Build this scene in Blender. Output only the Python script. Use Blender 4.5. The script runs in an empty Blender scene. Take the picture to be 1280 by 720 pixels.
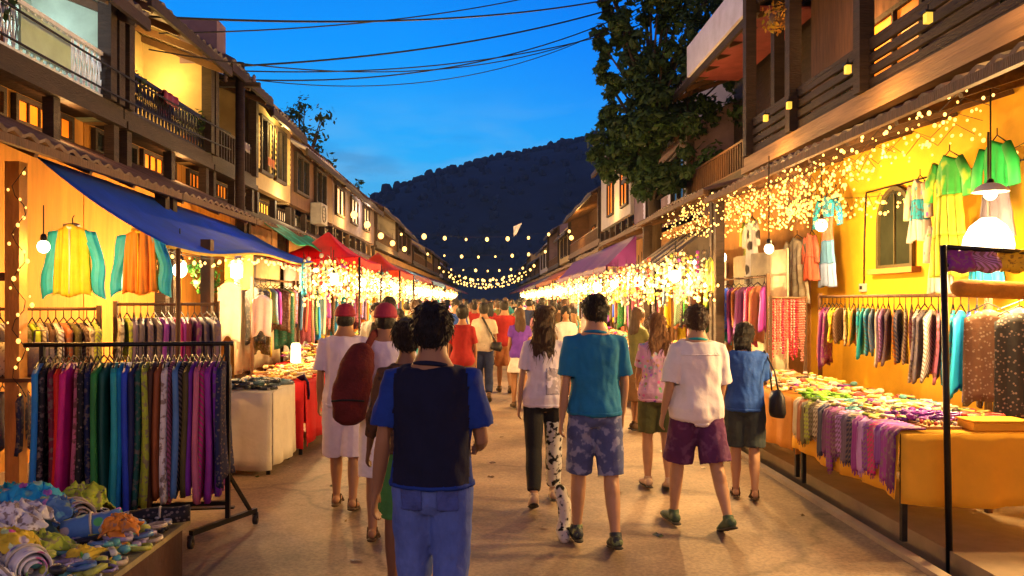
import bpy, math, random
import numpy as np
from mathutils import Vector, Matrix, noise
R = random.Random(11)
sc = bpy.context.scene
C = sc.collection
V = Vector
PI = math.pi
ORG = {}
LABELS = {}

# ------------------------------------------------------------------ mesh builder
class MB:
    def __init__(s):
        s.v = []; s.f = []; s.c = []
    def add(s, vs, fs, col=None):
        b = len(s.v)
        s.v.extend([tuple(p) for p in vs])
        s.f.extend([tuple(i + b for i in f) for f in fs])
        s.c.extend([col] * len(fs))
        return s
    def box(s, x0, y0, z0, x1, y1, z1, col=None):
        if x0 > x1: x0, x1 = x1, x0
        if y0 > y1: y0, y1 = y1, y0
        vs = [(x0,y0,z0),(x1,y0,z0),(x1,y1,z0),(x0,y1,z0),(x0,y0,z1),(x1,y0,z1),(x1,y1,z1),(x0,y1,z1)]
        return s.add(vs, [(3,2,1,0),(4,5,6,7),(0,1,5,4),(1,2,6,5),(2,3,7,6),(3,0,4,7)], col)
    def bar(s, a, b, w, h=None, col=None, up=(0,0,1)):
        a = V(a); b = V(b); h = h or w
        d = (b - a).normalized(); u = V(up)
        if abs(d.dot(u)) > .95: u = V((1,0,0))
        x = d.cross(u).normalized(); y = x.cross(d)
        vs = []
        for p in (a, b):
            for sx, sy in ((-1,-1),(1,-1),(1,1),(-1,1)):
                vs.append(p + x*sx*w/2 + y*sy*h/2)
        return s.add(vs, [(3,2,1,0),(4,5,6,7),(0,1,5,4),(1,2,6,5),(2,3,7,6),(3,0,4,7)], col)
    def tube(s, pts, r, n=8, col=None, rnd=False, side=None):
        """tube through pts; r: number, list of numbers or list of (a, b)"""
        pts = [V(p) for p in pts]
        k = len(pts)
        rs = r if isinstance(r, (list, tuple)) else [r]*k
        rs = [q if isinstance(q, (list, tuple)) else (q, q) for q in rs]
        if rnd:
            d0 = (pts[0]-pts[1]).normalized(); d1 = (pts[-1]-pts[-2]).normalized()
            a0 = [(pts[0]+d0*rs[0][0]*math.sin(t), (rs[0][0]*math.cos(t), rs[0][1]*math.cos(t))) for t in (1.35,.95,.5)]
            a1 = [(pts[-1]+d1*rs[-1][0]*math.sin(t), (rs[-1][0]*math.cos(t), rs[-1][1]*math.cos(t))) for t in (.5,.95,1.35)]
            pts = [p for p, _ in a0] + pts + [p for p, _ in a1]
            rs = [q for _, q in a0] + list(rs) + [q for _, q in a1]
            k = len(pts)
        vs = []
        ref = V(side) if side else None
        prev = None
        for i, p in enumerate(pts):
            d = (pts[min(i+1,k-1)] - pts[max(i-1,0)])
            d = d.normalized() if d.length > 1e-9 else V((0,0,1))
            if ref is not None:
                x = ref - d*ref.dot(d)
            elif prev is not None:
                x = prev - d*prev.dot(d)
            else:
                x = d.orthogonal()
            if x.length < 1e-6: x = d.orthogonal()
            x.normalize(); y = d.cross(x); prev = x
            for j in range(n):
                t = 2*PI*j/n
                vs.append(p + x*math.cos(t)*rs[i][0] + y*math.sin(t)*rs[i][1])
        fs = []
        for i in range(k-1):
            for j in range(n):
                a = i*n+j; b = i*n+(j+1)%n
                fs.append((a, b, b+n, a+n))
        fs.append(tuple(range(n-1,-1,-1))); fs.append(tuple(range((k-1)*n, k*n)))
        return s.add(vs, fs, col)
    def lathe(s, c, prof, n=16, col=None):
        c = V(c)
        return s.tube([c+V((0,0,z)) for r, z in prof], [max(r,1e-4) for r, z in prof], n, col, side=(1,0,0))
    def ball(s, c, r, nu=10, nv=7, col=None, rot=None):
        if not isinstance(r, (list, tuple)): r = (r, r, r)
        c = V(c); vs = []; fs = []
        for i in range(1, nv):
            t = PI*i/nv
            for j in range(nu):
                a = 2*PI*j/nu
                vs.append(V((r[0]*math.sin(t)*math.cos(a), r[1]*math.sin(t)*math.sin(a), r[2]*math.cos(t))))
        vs.append(V((0,0,r[2]))); vs.append(V((0,0,-r[2])))
        T, B = len(vs)-2, len(vs)-1
        if rot is not None: vs = [rot @ p for p in vs]
        vs = [p + c for p in vs]
        for i in range(nv-2):
            for j in range(nu):
                a = i*nu+j; b = i*nu+(j+1)%nu
                fs.append((a, a+nu, b+nu, b))
        for j in range(nu):
            fs.append((T, j, (j+1)%nu))
            fs.append((B, (nv-2)*nu+(j+1)%nu, (nv-2)*nu+j))
        return s.add(vs, fs, col)
    def sheet(s, fn, nu, nv, th=.01, col=None):
        P = np.array([[fn(i/nu, j/nv) for i in range(nu+1)] for j in range(nv+1)], float)
        du = np.gradient(P, axis=1); dv = np.gradient(P, axis=0)
        n = np.cross(du, dv); n /= (np.linalg.norm(n, axis=2, keepdims=True)+1e-9)
        A = (P + n*th/2).reshape(-1,3); B = (P - n*th/2).reshape(-1,3)
        vs = [tuple(q) for q in A] + [tuple(q) for q in B]
        W = nu+1; N = W*(nv+1); fs = []
        for j in range(nv):
            for i in range(nu):
                a = j*W+i
                fs.append((a, a+1, a+W+1, a+W)); fs.append((N+a+W, N+a+W+1, N+a+1, N+a))
        for i in range(nu):
            fs.append((i+1, i, N+i, N+i+1)); a = nv*W+i; fs.append((a, a+1, N+a+1, N+a))
        for j in range(nv):
            a = j*W; fs.append((a, a+W, N+a+W, N+a)); a = j*W+nu; fs.append((a+W, a, N+a, N+a+W))
        return s.add(vs, fs, col)
    def prism(s, poly, a, b, axis='x', col=None):
        """poly of 2-D points extruded from a to b along axis"""
        n = len(poly)
        def q(p, t):
            if axis == 'x': return (t, p[0], p[1])
            if axis == 'y': return (p[0], t, p[1])
            return (p[0], p[1], t)
        vs = [q(p, a) for p in poly] + [q(p, b) for p in poly]
        fs = [tuple(range(n-1,-1,-1)), tuple(range(n, 2*n))] + [(i, (i+1)%n, n+(i+1)%n, n+i) for i in range(n)]
        return s.add(vs, fs, col)
    def build(s, name, mat, parent=None, smooth=False, bevel=0):
        if parent is not None:
            o0 = ORG[parent.name]
        else:
            a = np.array(s.v); o0 = V(((a[:,0].min()+a[:,0].max())/2, (a[:,1].min()+a[:,1].max())/2, a[:,2].min()))
        me = bpy.data.meshes.new(name)
        me.from_pydata([(p[0]-o0[0], p[1]-o0[1], p[2]-o0[2]) for p in s.v], [], s.f)
        if any(c is not None for c in s.c):
            at = me.color_attributes.new('Col', 'FLOAT_COLOR', 'CORNER')
            arr = []
            for f, c in zip(s.f, s.c):
                c = c or (.5,.5,.5)
                arr.extend([c[0], c[1], c[2], 1.0]*len(f))
            at.data.foreach_set('color', arr)
        me.update()
        if smooth: me.polygons.foreach_set('use_smooth', [True]*len(me.polygons))
        o = bpy.data.objects.new(name, me); C.objects.link(o)
        me.materials.append(mat)
        if parent is not None:
            o.parent = parent; ORG[o.name] = o0
        else:
            o.location = o0; ORG[o.name] = o0
        if bevel:
            m = o.modifiers.new('b', 'BEVEL'); m.width = bevel; m.segments = 2; m.limit_method = 'ANGLE'
        return o

def tag(o, label, cat, group=None):
    n = len(label.split())
    if n < 4 or n > 16: print('LABEL LENGTH', n, label)
    if label in LABELS: print('DUP LABEL', label)
    LABELS[label] = 1
    o['label'] = label; o['category'] = cat
    if group: o['group'] = group
    return o
def thing(name, label, cat, loc=(0,0,0), group=None):
    o = bpy.data.objects.new(name, None); C.objects.link(o)
    o.empty_display_size = .1
    o.location = loc; ORG[o.name] = V(loc)
    return tag(o, label, cat, group)
def kind(o, k):
    o['kind'] = k; return o
def copy_thing(root, loc, rotz, label, group=None, mats=None, scale=None):
    r = root.copy(); C.objects.link(r); r.location = loc; r.rotation_euler = (0,0,rotz)
    if scale: r.scale = (scale,)*3
    tag(r, label, root['category'], group or root.get('group'))
    for ch in list(root.children):
        c = ch.copy(); C.objects.link(c); c.parent = r
        setmat(c, mats)
        for g in ch.children:
            d = g.copy(); C.objects.link(d); d.parent = c; setmat(d, mats)
    return r
def setmat(o, mats):
    if mats and o.type == 'MESH':
        k = o.name.split('.')[0]
        if k in mats:
            o.material_slots[0].link = 'OBJECT'; o.material_slots[0].material = mats[k]

# ------------------------------------------------------------------ materials
MATS = {}
def lin(r, g, b):
    f = lambda c: (c/255/12.92 if c/255 <= .04045 else ((c/255+.055)/1.055)**2.4)
    return (f(r), f(g), f(b))
def M(name, col=(.5,.5,.5), rough=.75, var=.25, scale=6, bump=.12, metal=0, pat=None, col2=None, stretch=(1,1,1), bscale=None, trans=0):
    if name in MATS: return MATS[name]
    m = bpy.data.materials.new(name); MATS[name] = m
    m.use_nodes = True
    nt = m.node_tree; N = nt.nodes; L = nt.links
    b = N['Principled BSDF']; out = N['Material Output']
    b.inputs['Roughness'].default_value = rough; b.inputs['Metallic'].default_value = metal
    b.inputs['Specular IOR Level'].default_value = .35
    tc = N.new('ShaderNodeTexCoord'); mp = N.new('ShaderNodeMapping'); mp.inputs['Scale'].default_value = stretch
    L.new(tc.outputs['Object'], mp.inputs[0])
    info = N.new('ShaderNodeObjectInfo')
    add = N.new('ShaderNodeVectorMath'); add.operation = 'ADD'
    sc_ = N.new('ShaderNodeVectorMath'); sc_.operation = 'SCALE'; sc_.inputs['Scale'].default_value = 9
    cmb = N.new('ShaderNodeCombineXYZ')
    for i in range(3): L.new(info.outputs['Random'], cmb.inputs[i])
    L.new(cmb.outputs[0], sc_.inputs[0]); L.new(mp.outputs[0], add.inputs[0]); L.new(sc_.outputs[0], add.inputs[1])
    vec = mp.outputs[0] if pat == 'brick' else add.outputs[0]
    nz = N.new('ShaderNodeTexNoise'); nz.inputs['Scale'].default_value = scale; nz.inputs['Detail'].default_value = 6; nz.inputs['Roughness'].default_value = .62
    L.new(vec, nz.inputs['Vector'])
    rp = N.new('ShaderNodeValToRGB')
    rp.color_ramp.elements[0].position = .3; rp.color_ramp.elements[1].position = .7
    lo = 1-var; hi = 1+var*.8
    rp.color_ramp.elements[0].color = (lo,lo,lo,1); rp.color_ramp.elements[1].color = (hi,hi,hi,1)
    L.new(nz.outputs['Fac'], rp.inputs[0])
    mul = N.new('ShaderNodeMix'); mul.data_type = 'RGBA'; mul.blend_type = 'MULTIPLY'; mul.inputs['Factor'].default_value = 1
    mul.clamp_result = False
    L.new(rp.outputs[0], mul.inputs['B'])
    mul.inputs['A'].default_value = (*col, 1)
    base = None
    col2 = col2 or tuple(c*.4 for c in col)
    if pat == 'vcol':
        at = N.new('ShaderNodeAttribute'); at.attribute_name = 'Col'; base = at.outputs['Color']
    elif pat == 'brick':
        t = N.new('ShaderNodeTexBrick'); t.inputs['Scale'].default_value = bscale or 4
        t.inputs['Color1'].default_value = (*col,1); t.inputs['Color2'].default_value = (*[c*.75 for c in col],1); t.inputs['Mortar'].default_value = (*col2,1)
        mp.inputs['Rotation'].default_value = (PI/2, 0, PI/2)
        L.new(vec, t.inputs['Vector']); base = t.outputs['Color']
    elif pat in ('print', 'dots', 'stripe', 'floral'):
        mx = N.new('ShaderNodeMix'); mx.data_type = 'RGBA'
        mx.inputs['A'].default_value = (*col,1); mx.inputs['B'].default_value = (*col2,1)
        if pat == 'dots': mx.inputs['B'].default_value = (*col,1); mx.inputs['A'].default_value = (*col2,1)
        if pat == 'stripe':
            t = N.new('ShaderNodeTexWave'); t.inputs['Scale'].default_value = bscale or 12; t.inputs['Distortion'].default_value = .6
            t.bands_direction = 'DIAGONAL'
            L.new(vec, t.inputs['Vector']); src = t.outputs['Fac']; th = .55
        elif pat == 'floral':
            t = N.new('ShaderNodeTexVoronoi'); t.inputs['Scale'].default_value = bscale or 14
            L.new(vec, t.inputs['Vector']); src = t.outputs['Distance']; th = .36
            hs = N.new('ShaderNodeMix'); hs.data_type = 'RGBA'; hs.inputs['Factor'].default_value = .6
            hs.inputs['A'].default_value = (*col2,1); L.new(t.outputs['Color'], hs.inputs['B']); L.new(hs.outputs['Result'], mx.inputs['A'])
            mx.inputs['B'].default_value = (*col,1)
        else:
            t = N.new('ShaderNodeTexVoronoi') if pat == 'dots' else N.new('ShaderNodeTexNoise')
            t.inputs['Scale'].default_value = bscale or 22
            L.new(vec, t.inputs['Vector'])
            src = t.outputs['Distance'] if pat == 'dots' else t.outputs['Fac']; th = .3 if pat == 'dots' else .56
        st = N.new('ShaderNodeMapRange'); st.inputs['From Min'].default_value = th-.04; st.inputs['From Max'].default_value = th+.04
        L.new(src, st.inputs['Value']); L.new(st.outputs[0], mx.inputs['Factor']); base = mx.outputs['Result']
    if base is not None: L.new(base, mul.inputs['A'])
    L.new(mul.outputs['Result'], b.inputs['Base Color'])
    if bump:
        n2 = N.new('ShaderNodeTexNoise'); n2.inputs['Scale'].default_value = scale*5; n2.inputs['Detail'].default_value = 4
        L.new(vec, n2.inputs['Vector'])
        bp = N.new('ShaderNodeBump'); bp.inputs['Strength'].default_value = bump*2; bp.inputs['Distance'].default_value = .02
        L.new(n2.outputs['Fac'], bp.inputs['Height']); L.new(bp.outputs[0], b.inputs['Normal'])
    if trans:
        tr = N.new('ShaderNodeBsdfTranslucent'); L.new(mul.outputs['Result'], tr.inputs['Color'])
        ms = N.new('ShaderNodeMixShader'); ms.inputs[0].default_value = trans
        L.new(b.outputs[0], ms.inputs[1]); L.new(tr.outputs[0], ms.inputs[2]); L.new(ms.outputs[0], out.inputs['Surface'])
    return m
def E(name, col, strength, tex=0):
    if name in MATS: return MATS[name]
    m = bpy.data.materials.new(name); MATS[name] = m; m.use_nodes = True
    b = m.node_tree.nodes['Principled BSDF']
    b.inputs['Base Color'].default_value = (*col,1); b.inputs['Emission Color'].default_value = (*col,1); b.inputs['Emission Strength'].default_value = strength
    if tex:
        N = m.node_tree.nodes; L = m.node_tree.links
        tc = N.new('ShaderNodeTexCoord'); nz = N.new('ShaderNodeTexNoise'); nz.inputs['Scale'].default_value = tex
        mr = N.new('ShaderNodeMapRange'); mr.inputs['From Min'].default_value = .3; mr.inputs['From Max'].default_value = .7
        mr.inputs['To Min'].default_value = strength*.25; mr.inputs['To Max'].default_value = strength*1.3
        L.new(tc.outputs['Object'], nz.inputs['Vector']); L.new(nz.outputs['Fac'], mr.inputs['Value']); L.new(mr.outputs[0], b.inputs['Emission Strength'])
    m.cycles.emission_sampling = 'NONE'
    return m
wood_dark = M('wood_dark', (.032,.018,.012), .7, .45, 3, .3, stretch=(1,1,6))
wood_mid = M('wood_mid', (.1,.048,.02), .65, .4, 3, .3, stretch=(1,6,1))
wood_warm = M('wood_warm', (.5,.24,.06), .6, .35, 2.5, .2, stretch=(4,1,1))
wood_beam = M('wood_beam', (.34,.2,.09), .65, .4, 2.5, .25, stretch=(1,.4,5))
black_metal = M('black_metal', (.015,.014,.014), .4, .3, 20, .05, metal=.4)
steel = M('steel', (.4,.4,.4), .35, .2, 20, .03, metal=.9)
plaster_w = M('plaster_white', (.45,.42,.4), .85, .2, 2, .15)
plaster_p = M('plaster_purple', (.17,.12,.16), .85, .3, 2, .2)
plaster_y = M('plaster_yellow', (.8,.43,.02), .8, .24, 1.1, .2)
roof_m = M('roof_tin', (.07,.055,.07), .6, .4, 2, .15, stretch=(1,3,1))
roof_rust = M('roof_rust', (.13,.08,.07), .65, .4, 2, .15, stretch=(1,3,1))
wire_m = M('wire', (.01,.01,.012), .6, 0, 5, 0)
bulb_w = E('bulb_white', (1,.82,.5), 9)
bulb_y = E('bulb_warm', (1,.6,.16), 3.2)
bulb_s = E('bulb_small', (1,.56,.12), 2.4)
glow_o = E('window_orange', lin(255,140,25), .62, 3)
glow_y = E('window_yellow', lin(255,195,75), .8, 3)
glow_w = E('window_white', lin(255,230,180), .9, 3)
glass_d = M('glass_dark', (.02,.025,.03), .12, .2, 3, .02)
bulb_mesh = None
LIGHTS = []; LK = 4.9
def light(loc, col, p, rad=.04, name='lamp_light'):
    LIGHTS.append((loc, col, p, rad, name))
WARM = (1,.5,.12); WW = (1,.62,.24)

# ------------------------------------------------------------------ camera, sky, sun
cam = bpy.data.cameras.new('camera'); co = bpy.data.objects.new('camera', cam); C.objects.link(co)
co.location = (0,0,1.7); co.rotation_euler = (PI/2,0,0)
cam.sensor_width = 36; cam.lens = 28.125; cam.shift_x = 30/1280; cam.shift_y = 15/1280
cam.clip_start = .05; cam.clip_end = 5000
sc.camera = co
sc.view_settings.view_transform = 'Standard'; sc.view_settings.look = 'None'
sc.view_settings.exposure = 0; sc.view_settings.gamma = 1
sc.cycles.use_denoising = True; sc.cycles.max_bounces = 6; sc.cycles.diffuse_bounces = 4; sc.cycles.glossy_bounces = 3
sc.cycles.transparent_max_bounces = 6; sc.cycles.sample_clamp_indirect = 4; sc.cycles.sample_clamp_direct = 30
sc.cycles.caustics_reflective = False; sc.cycles.caustics_refractive = False

w = bpy.data.worlds.new('World'); sc.world = w; w.use_nodes = True
N = w.node_tree.nodes; L = w.node_tree.links
bg = N['Background']; wo = N['World Output']
sky = N.new('ShaderNodeTexSky'); sky.sky_type = 'NISHITA'; sky.sun_disc = False
sky.sun_elevation = math.radians(1.5); sky.sun_rotation = math.radians(200); sky.ozone_density = 8; sky.altitude = 300
hs = N.new('ShaderNodeHueSaturation'); hs.inputs['Saturation'].default_value = 1.6
L.new(sky.outputs[0], hs.inputs['Color'])
sk = N.new('ShaderNodeVectorMath'); sk.operation = 'SCALE'; sk.inputs['Scale'].default_value = .35
L.new(hs.outputs[0], sk.inputs[0])
tc = N.new('ShaderNodeTexCoord'); sp = N.new('ShaderNodeSeparateXYZ'); L.new(tc.outputs['Generated'], sp.inputs[0])
rp = N.new('ShaderNodeValToRGB'); cr = rp.color_ramp
cr.elements[0].position = 0; cr.elements[0].color = (.11,.5,.92,1)
cr.elements[1].position = 1; cr.elements[1].color = (.004,.02,.09,1)
for p, c in ((.10,(.13,.6,1.0)), (.17,(.03,.55,1.2)), (.30,(.004,.38,1.2)), (.39,(.003,.28,1.05)), (.55,(.003,.045,.17))):
    e = cr.elements.new(p); e.color = (*c,1)
L.new(sp.outputs['Z'], rp.inputs[0])
# deeper blue towards the right of the street
mr = N.new('ShaderNodeMapRange'); mr.inputs['From Min'].default_value = -.1; mr.inputs['From Max'].default_value = .3
mr.inputs['To Min'].default_value = 0; mr.inputs['To Max'].default_value = 1
L.new(sp.outputs['X'], mr.inputs['Value'])
mz = N.new('ShaderNodeMapRange'); mz.inputs['From Min'].default_value = .1; mz.inputs['From Max'].default_value = .26
L.new(sp.outputs['Z'], mz.inputs['Value'])
mm = N.new('ShaderNodeMath'); mm.operation = 'MULTIPLY'; L.new(mr.outputs[0], mm.inputs[0]); L.new(mz.outputs[0], mm.inputs[1])
dk = N.new('ShaderNodeMix'); dk.data_type = 'RGBA'; dk.blend_type = 'MULTIPLY'; dk.inputs['B'].default_value = (.6,.62,.92,1)
L.new(mm.outputs[0], dk.inputs['Factor']); L.new(rp.outputs[0], dk.inputs['A'])
# thin cloud
mp = N.new('ShaderNodeMapping'); mp.inputs['Scale'].default_value = (3,3,11); mp.inputs['Location'].default_value = (.35,0,.2)
L.new(tc.outputs['Generated'], mp.inputs[0])
nz = N.new('ShaderNodeTexNoise'); nz.inputs['Scale'].default_value = 1.7; nz.inputs['Detail'].default_value = 5
L.new(mp.outputs[0], nz.inputs['Vector'])
cm = N.new('ShaderNodeMapRange'); cm.inputs['From Min'].default_value = .48; cm.inputs['From Max'].default_value = .75; cm.inputs['To Max'].default_value = .8
L.new(nz.outputs['Fac'], cm.inputs['Value'])
cz = N.new('ShaderNodeMapRange'); cz.inputs['From Min'].default_value = .26; cz.inputs['From Max'].default_value = .12
L.new(sp.outputs['Z'], cz.inputs['Value'])
c3 = N.new('ShaderNodeMath'); c3.operation = 'MULTIPLY'; L.new(cm.outputs[0], c3.inputs[0]); L.new(cz.outputs[0], c3.inputs[1])
cl = N.new('ShaderNodeMix'); cl.data_type = 'RGBA'; cl.inputs['B'].default_value = (.34,.66,.9,1)
L.new(c3.outputs[0], cl.inputs['Factor']); L.new(dk.outputs['Result'], cl.inputs['A'])
# a low dark cloud bank
nd = N.new('ShaderNodeTexNoise'); nd.inputs['Scale'].default_value = 2.6; nd.inputs['Detail'].default_value = 4
md = N.new('ShaderNodeMapping'); md.inputs['Scale'].default_value = (2.4,2,9); md.inputs['Location'].default_value = (1.3,.4,.1)
L.new(tc.outputs['Generated'], md.inputs[0]); L.new(md.outputs[0], nd.inputs['Vector'])
dm = N.new('ShaderNodeMapRange'); dm.inputs['From Min'].default_value = .56; dm.inputs['From Max'].default_value = .68; dm.inputs['To Max'].default_value = .55
L.new(nd.outputs['Fac'], dm.inputs['Value'])
d3 = N.new('ShaderNodeMath'); d3.operation = 'MULTIPLY'; L.new(dm.outputs[0], d3.inputs[0]); L.new(cz.outputs[0], d3.inputs[1])
dl = N.new('ShaderNodeMix'); dl.data_type = 'RGBA'; dl.inputs['B'].default_value = (.02,.2,.52,1)
L.new(d3.outputs[0], dl.inputs['Factor']); L.new(cl.outputs['Result'], dl.inputs['A'])
fin = N.new('ShaderNodeMix'); fin.data_type = 'RGBA'; fin.inputs['Factor'].default_value = .9
L.new(sk.outputs[0], fin.inputs['A']); L.new(dl.outputs['Result'], fin.inputs['B'])
# warm afterglow added behind the camera as fill on backs, rack and bin
ag = N.new('ShaderNodeMapRange'); ag.interpolation_type = 'SMOOTHSTEP'; ag.inputs['From Min'].default_value = -.1; ag.inputs['From Max'].default_value = -.95
L.new(sp.outputs['Y'], ag.inputs['Value'])
az = N.new('ShaderNodeMapRange'); az.interpolation_type = 'SMOOTHSTEP'; az.inputs['From Min'].default_value = .75; az.inputs['From Max'].default_value = .0
L.new(sp.outputs['Z'], az.inputs['Value'])
am = N.new('ShaderNodeMath'); am.operation = 'MULTIPLY'; L.new(ag.outputs[0], am.inputs[0]); L.new(az.outputs[0], am.inputs[1])
gl = N.new('ShaderNodeMix'); gl.data_type = 'RGBA'; gl.inputs['B'].default_value = (1.45,.74,.44,1)
L.new(am.outputs[0], gl.inputs['Factor']); L.new(fin.outputs['Result'], gl.inputs['A'])
L.new(gl.outputs['Result'], bg.inputs['Color']); bg.inputs['Strength'].default_value = 1.0

sd = bpy.data.lights.new('sun', 'SUN'); sd.energy = .15; sd.angle = math.radians(12); sd.color = (1,.72,.55)
so = bpy.data.objects.new('sun', sd); C.objects.link(so)
d = V((.25,.95,-.34)); so.rotation_euler = d.to_track_quat('-Z','Y').to_euler()

# ------------------------------------------------------------------ ground
road_m = M('road_surface', (.27,.19,.125), .68, .55, .7, .3)
nt = road_m.node_tree
bs = nt.nodes['Principled BSDF']
# finer speckle + dark patches of wear over the slab colour
nn = nt.nodes.new('ShaderNodeTexNoise'); nn.inputs['Scale'].default_value = 45; nn.inputs['Detail'].default_value = 3
tcx = nt.nodes.new('ShaderNodeTexCoord'); nt.links.new(tcx.outputs['Object'], nn.inputs['Vector'])
rr = nt.nodes.new('ShaderNodeMapRange'); rr.inputs['From Min'].default_value = .35; rr.inputs['From Max'].default_value = .65; rr.inputs['To Min'].default_value = .78; rr.inputs['To Max'].default_value = 1.15
nt.links.new(nn.outputs['Fac'], rr.inputs['Value'])
vo = nt.nodes.new('ShaderNodeTexVoronoi'); vo.feature = 'DISTANCE_TO_EDGE'; vo.inputs['Scale'].default_value = .38
nd2 = nt.nodes.new('ShaderNodeTexNoise'); nd2.inputs['Scale'].default_value = 1.5; nd2.inputs['Detail'].default_value = 5
nt.links.new(tcx.outputs['Object'], nd2.inputs['Vector'])
mxv = nt.nodes.new('ShaderNodeMix'); mxv.data_type = 'RGBA'; mxv.inputs['Factor'].default_value = .5
nt.links.new(tcx.outputs['Object'], mxv.inputs['A']); nt.links.new(nd2.outputs['Color'], mxv.inputs['B'])
nt.links.new(mxv.outputs['Result'], vo.inputs['Vector'])
vr = nt.nodes.new('ShaderNodeMapRange'); vr.inputs['From Min'].default_value = 0; vr.inputs['From Max'].default_value = .012; vr.inputs['To Min'].default_value = .62; vr.inputs['To Max'].default_value = 1
nt.links.new(vo.outputs['Distance'], vr.inputs['Value'])
m1 = nt.nodes.new('ShaderNodeMath'); m1.operation = 'MULTIPLY'; nt.links.new(rr.outputs[0], m1.inputs[0]); nt.links.new(vr.outputs[0], m1.inputs[1])
src = bs.inputs['Base Color'].links[0].from_socket
m2 = nt.nodes.new('ShaderNodeVectorMath'); m2.operation = 'SCALE'; nt.links.new(src, m2.inputs[0]); nt.links.new(m1.outputs[0], m2.inputs['Scale'])
nt.links.new(m2.outputs[0], bs.inputs['Base Color'])

def struct(name, mb, mat, smooth=False): return kind(mb.build(name, mat, None, smooth), 'structure')
ground_m = M('ground_earth', (.06,.06,.035), .95, .4, .02, .1)
struct('ground', MB().add([(-2500,-300,-.14),(2500,-300,-.14),(2500,3500,-.14),(-2500,3500,-.14)], [(0,1,2,3)]), ground_m)
struct('road', MB().box(-3.0,-6,-.5,2.72,130,0), road_m)
pave_m = M('pavement', (.3,.22,.13), .8, .35, 1.4, .2)
struct('pavement', MB().box(3.02,-6,-.5,4.7,130,.06), pave_m)
struct('pavement', MB().box(-4.7,-6,-.5,-3.15,130,.07), pave_m)
struct('kerb', MB().box(2.721,-6,-.5,2.80,130,.035), M('kerb_stone', (.36,.28,.2), .8, .3, 2, .2))
struct('kerb', MB().box(-3.149,-6,-.5,-3.001,130,.06), MATS['kerb_stone'])
struct('gutter', MB().box(2.801,-6,-.5,3.019,130,-.12), M('gutter_concrete', (.04,.035,.03), .8, .4, 2, .2))

# ------------------------------------------------------------------ hill with forest
prof = [(-500,372),(0,368),(300,352),(400,312),(440,284),(470,256),(520,231),(600,206),(680,189),(760,170),(850,152),(1000,140),(1200,150),(1500,190),(2000,300),(2600,372)]
def ridge(px):
    for (a, ya), (b, yb) in zip(prof, prof[1:]):
        if a <= px <= b: return ya + (yb-ya)*(px-a)/(b-a)
    return 374
YR = 620.0
def hill_z(x, y):
    px = 610 + x/YR*1000
    top = (375-ridge(px))*YR/1000 + 1.7
    t = (y-260)/(YR-260)
    k = max(0, 1-abs(1-t)) if t < 1 else max(0, 1-(t-1)*.8)
    k = k*k*(3-2*k)
    return top*k*.985 + 3*noise.noise(V((x*.012,y*.012,0)))*k - .3
hm = MB(); nx, ny = 110, 26
g = [[(x, y, hill_z(x, y)) for x in [-560+1500*i/nx for i in range(nx+1)]] for y in [230+900*j/ny for j in range(ny+1)]]
hm.add([p for r in g for p in r], [(j*(nx+1)+i, j*(nx+1)+i+1, (j+1)*(nx+1)+i+1, (j+1)*(nx+1)+i) for j in range(ny) for i in range(nx)])
hill_m = M('hill_forest', (.006,.02,.05), .95, .4, .05, .15)  # blue in the base colour stands in for haze over the foliage
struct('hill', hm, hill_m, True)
fm = MB()
for k in range(4200):
    x = R.uniform(-420, 700); t = R.random()
    y = YR + R.uniform(-12, 4) if k < 1700 else 330 + (YR-330)*t
    if k < 1700 and x > 350: x = R.uniform(-200, 330)
    r = R.uniform(1.2, 2.6) if R.random() < .9 else R.uniform(2.5, 4.0)
    fm.ball((x, y, hill_z(x, y)+r*.55), (r, r, r*R.uniform(.9,1.35)), 7, 5)
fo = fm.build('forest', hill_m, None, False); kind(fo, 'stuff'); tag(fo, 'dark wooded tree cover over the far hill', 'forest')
for i, vtx in enumerate(fo.data.vertices):
    p = vtx.co; n = noise.noise_vector(V(p)*.35); vtx.co = p + n*1.1

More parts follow.
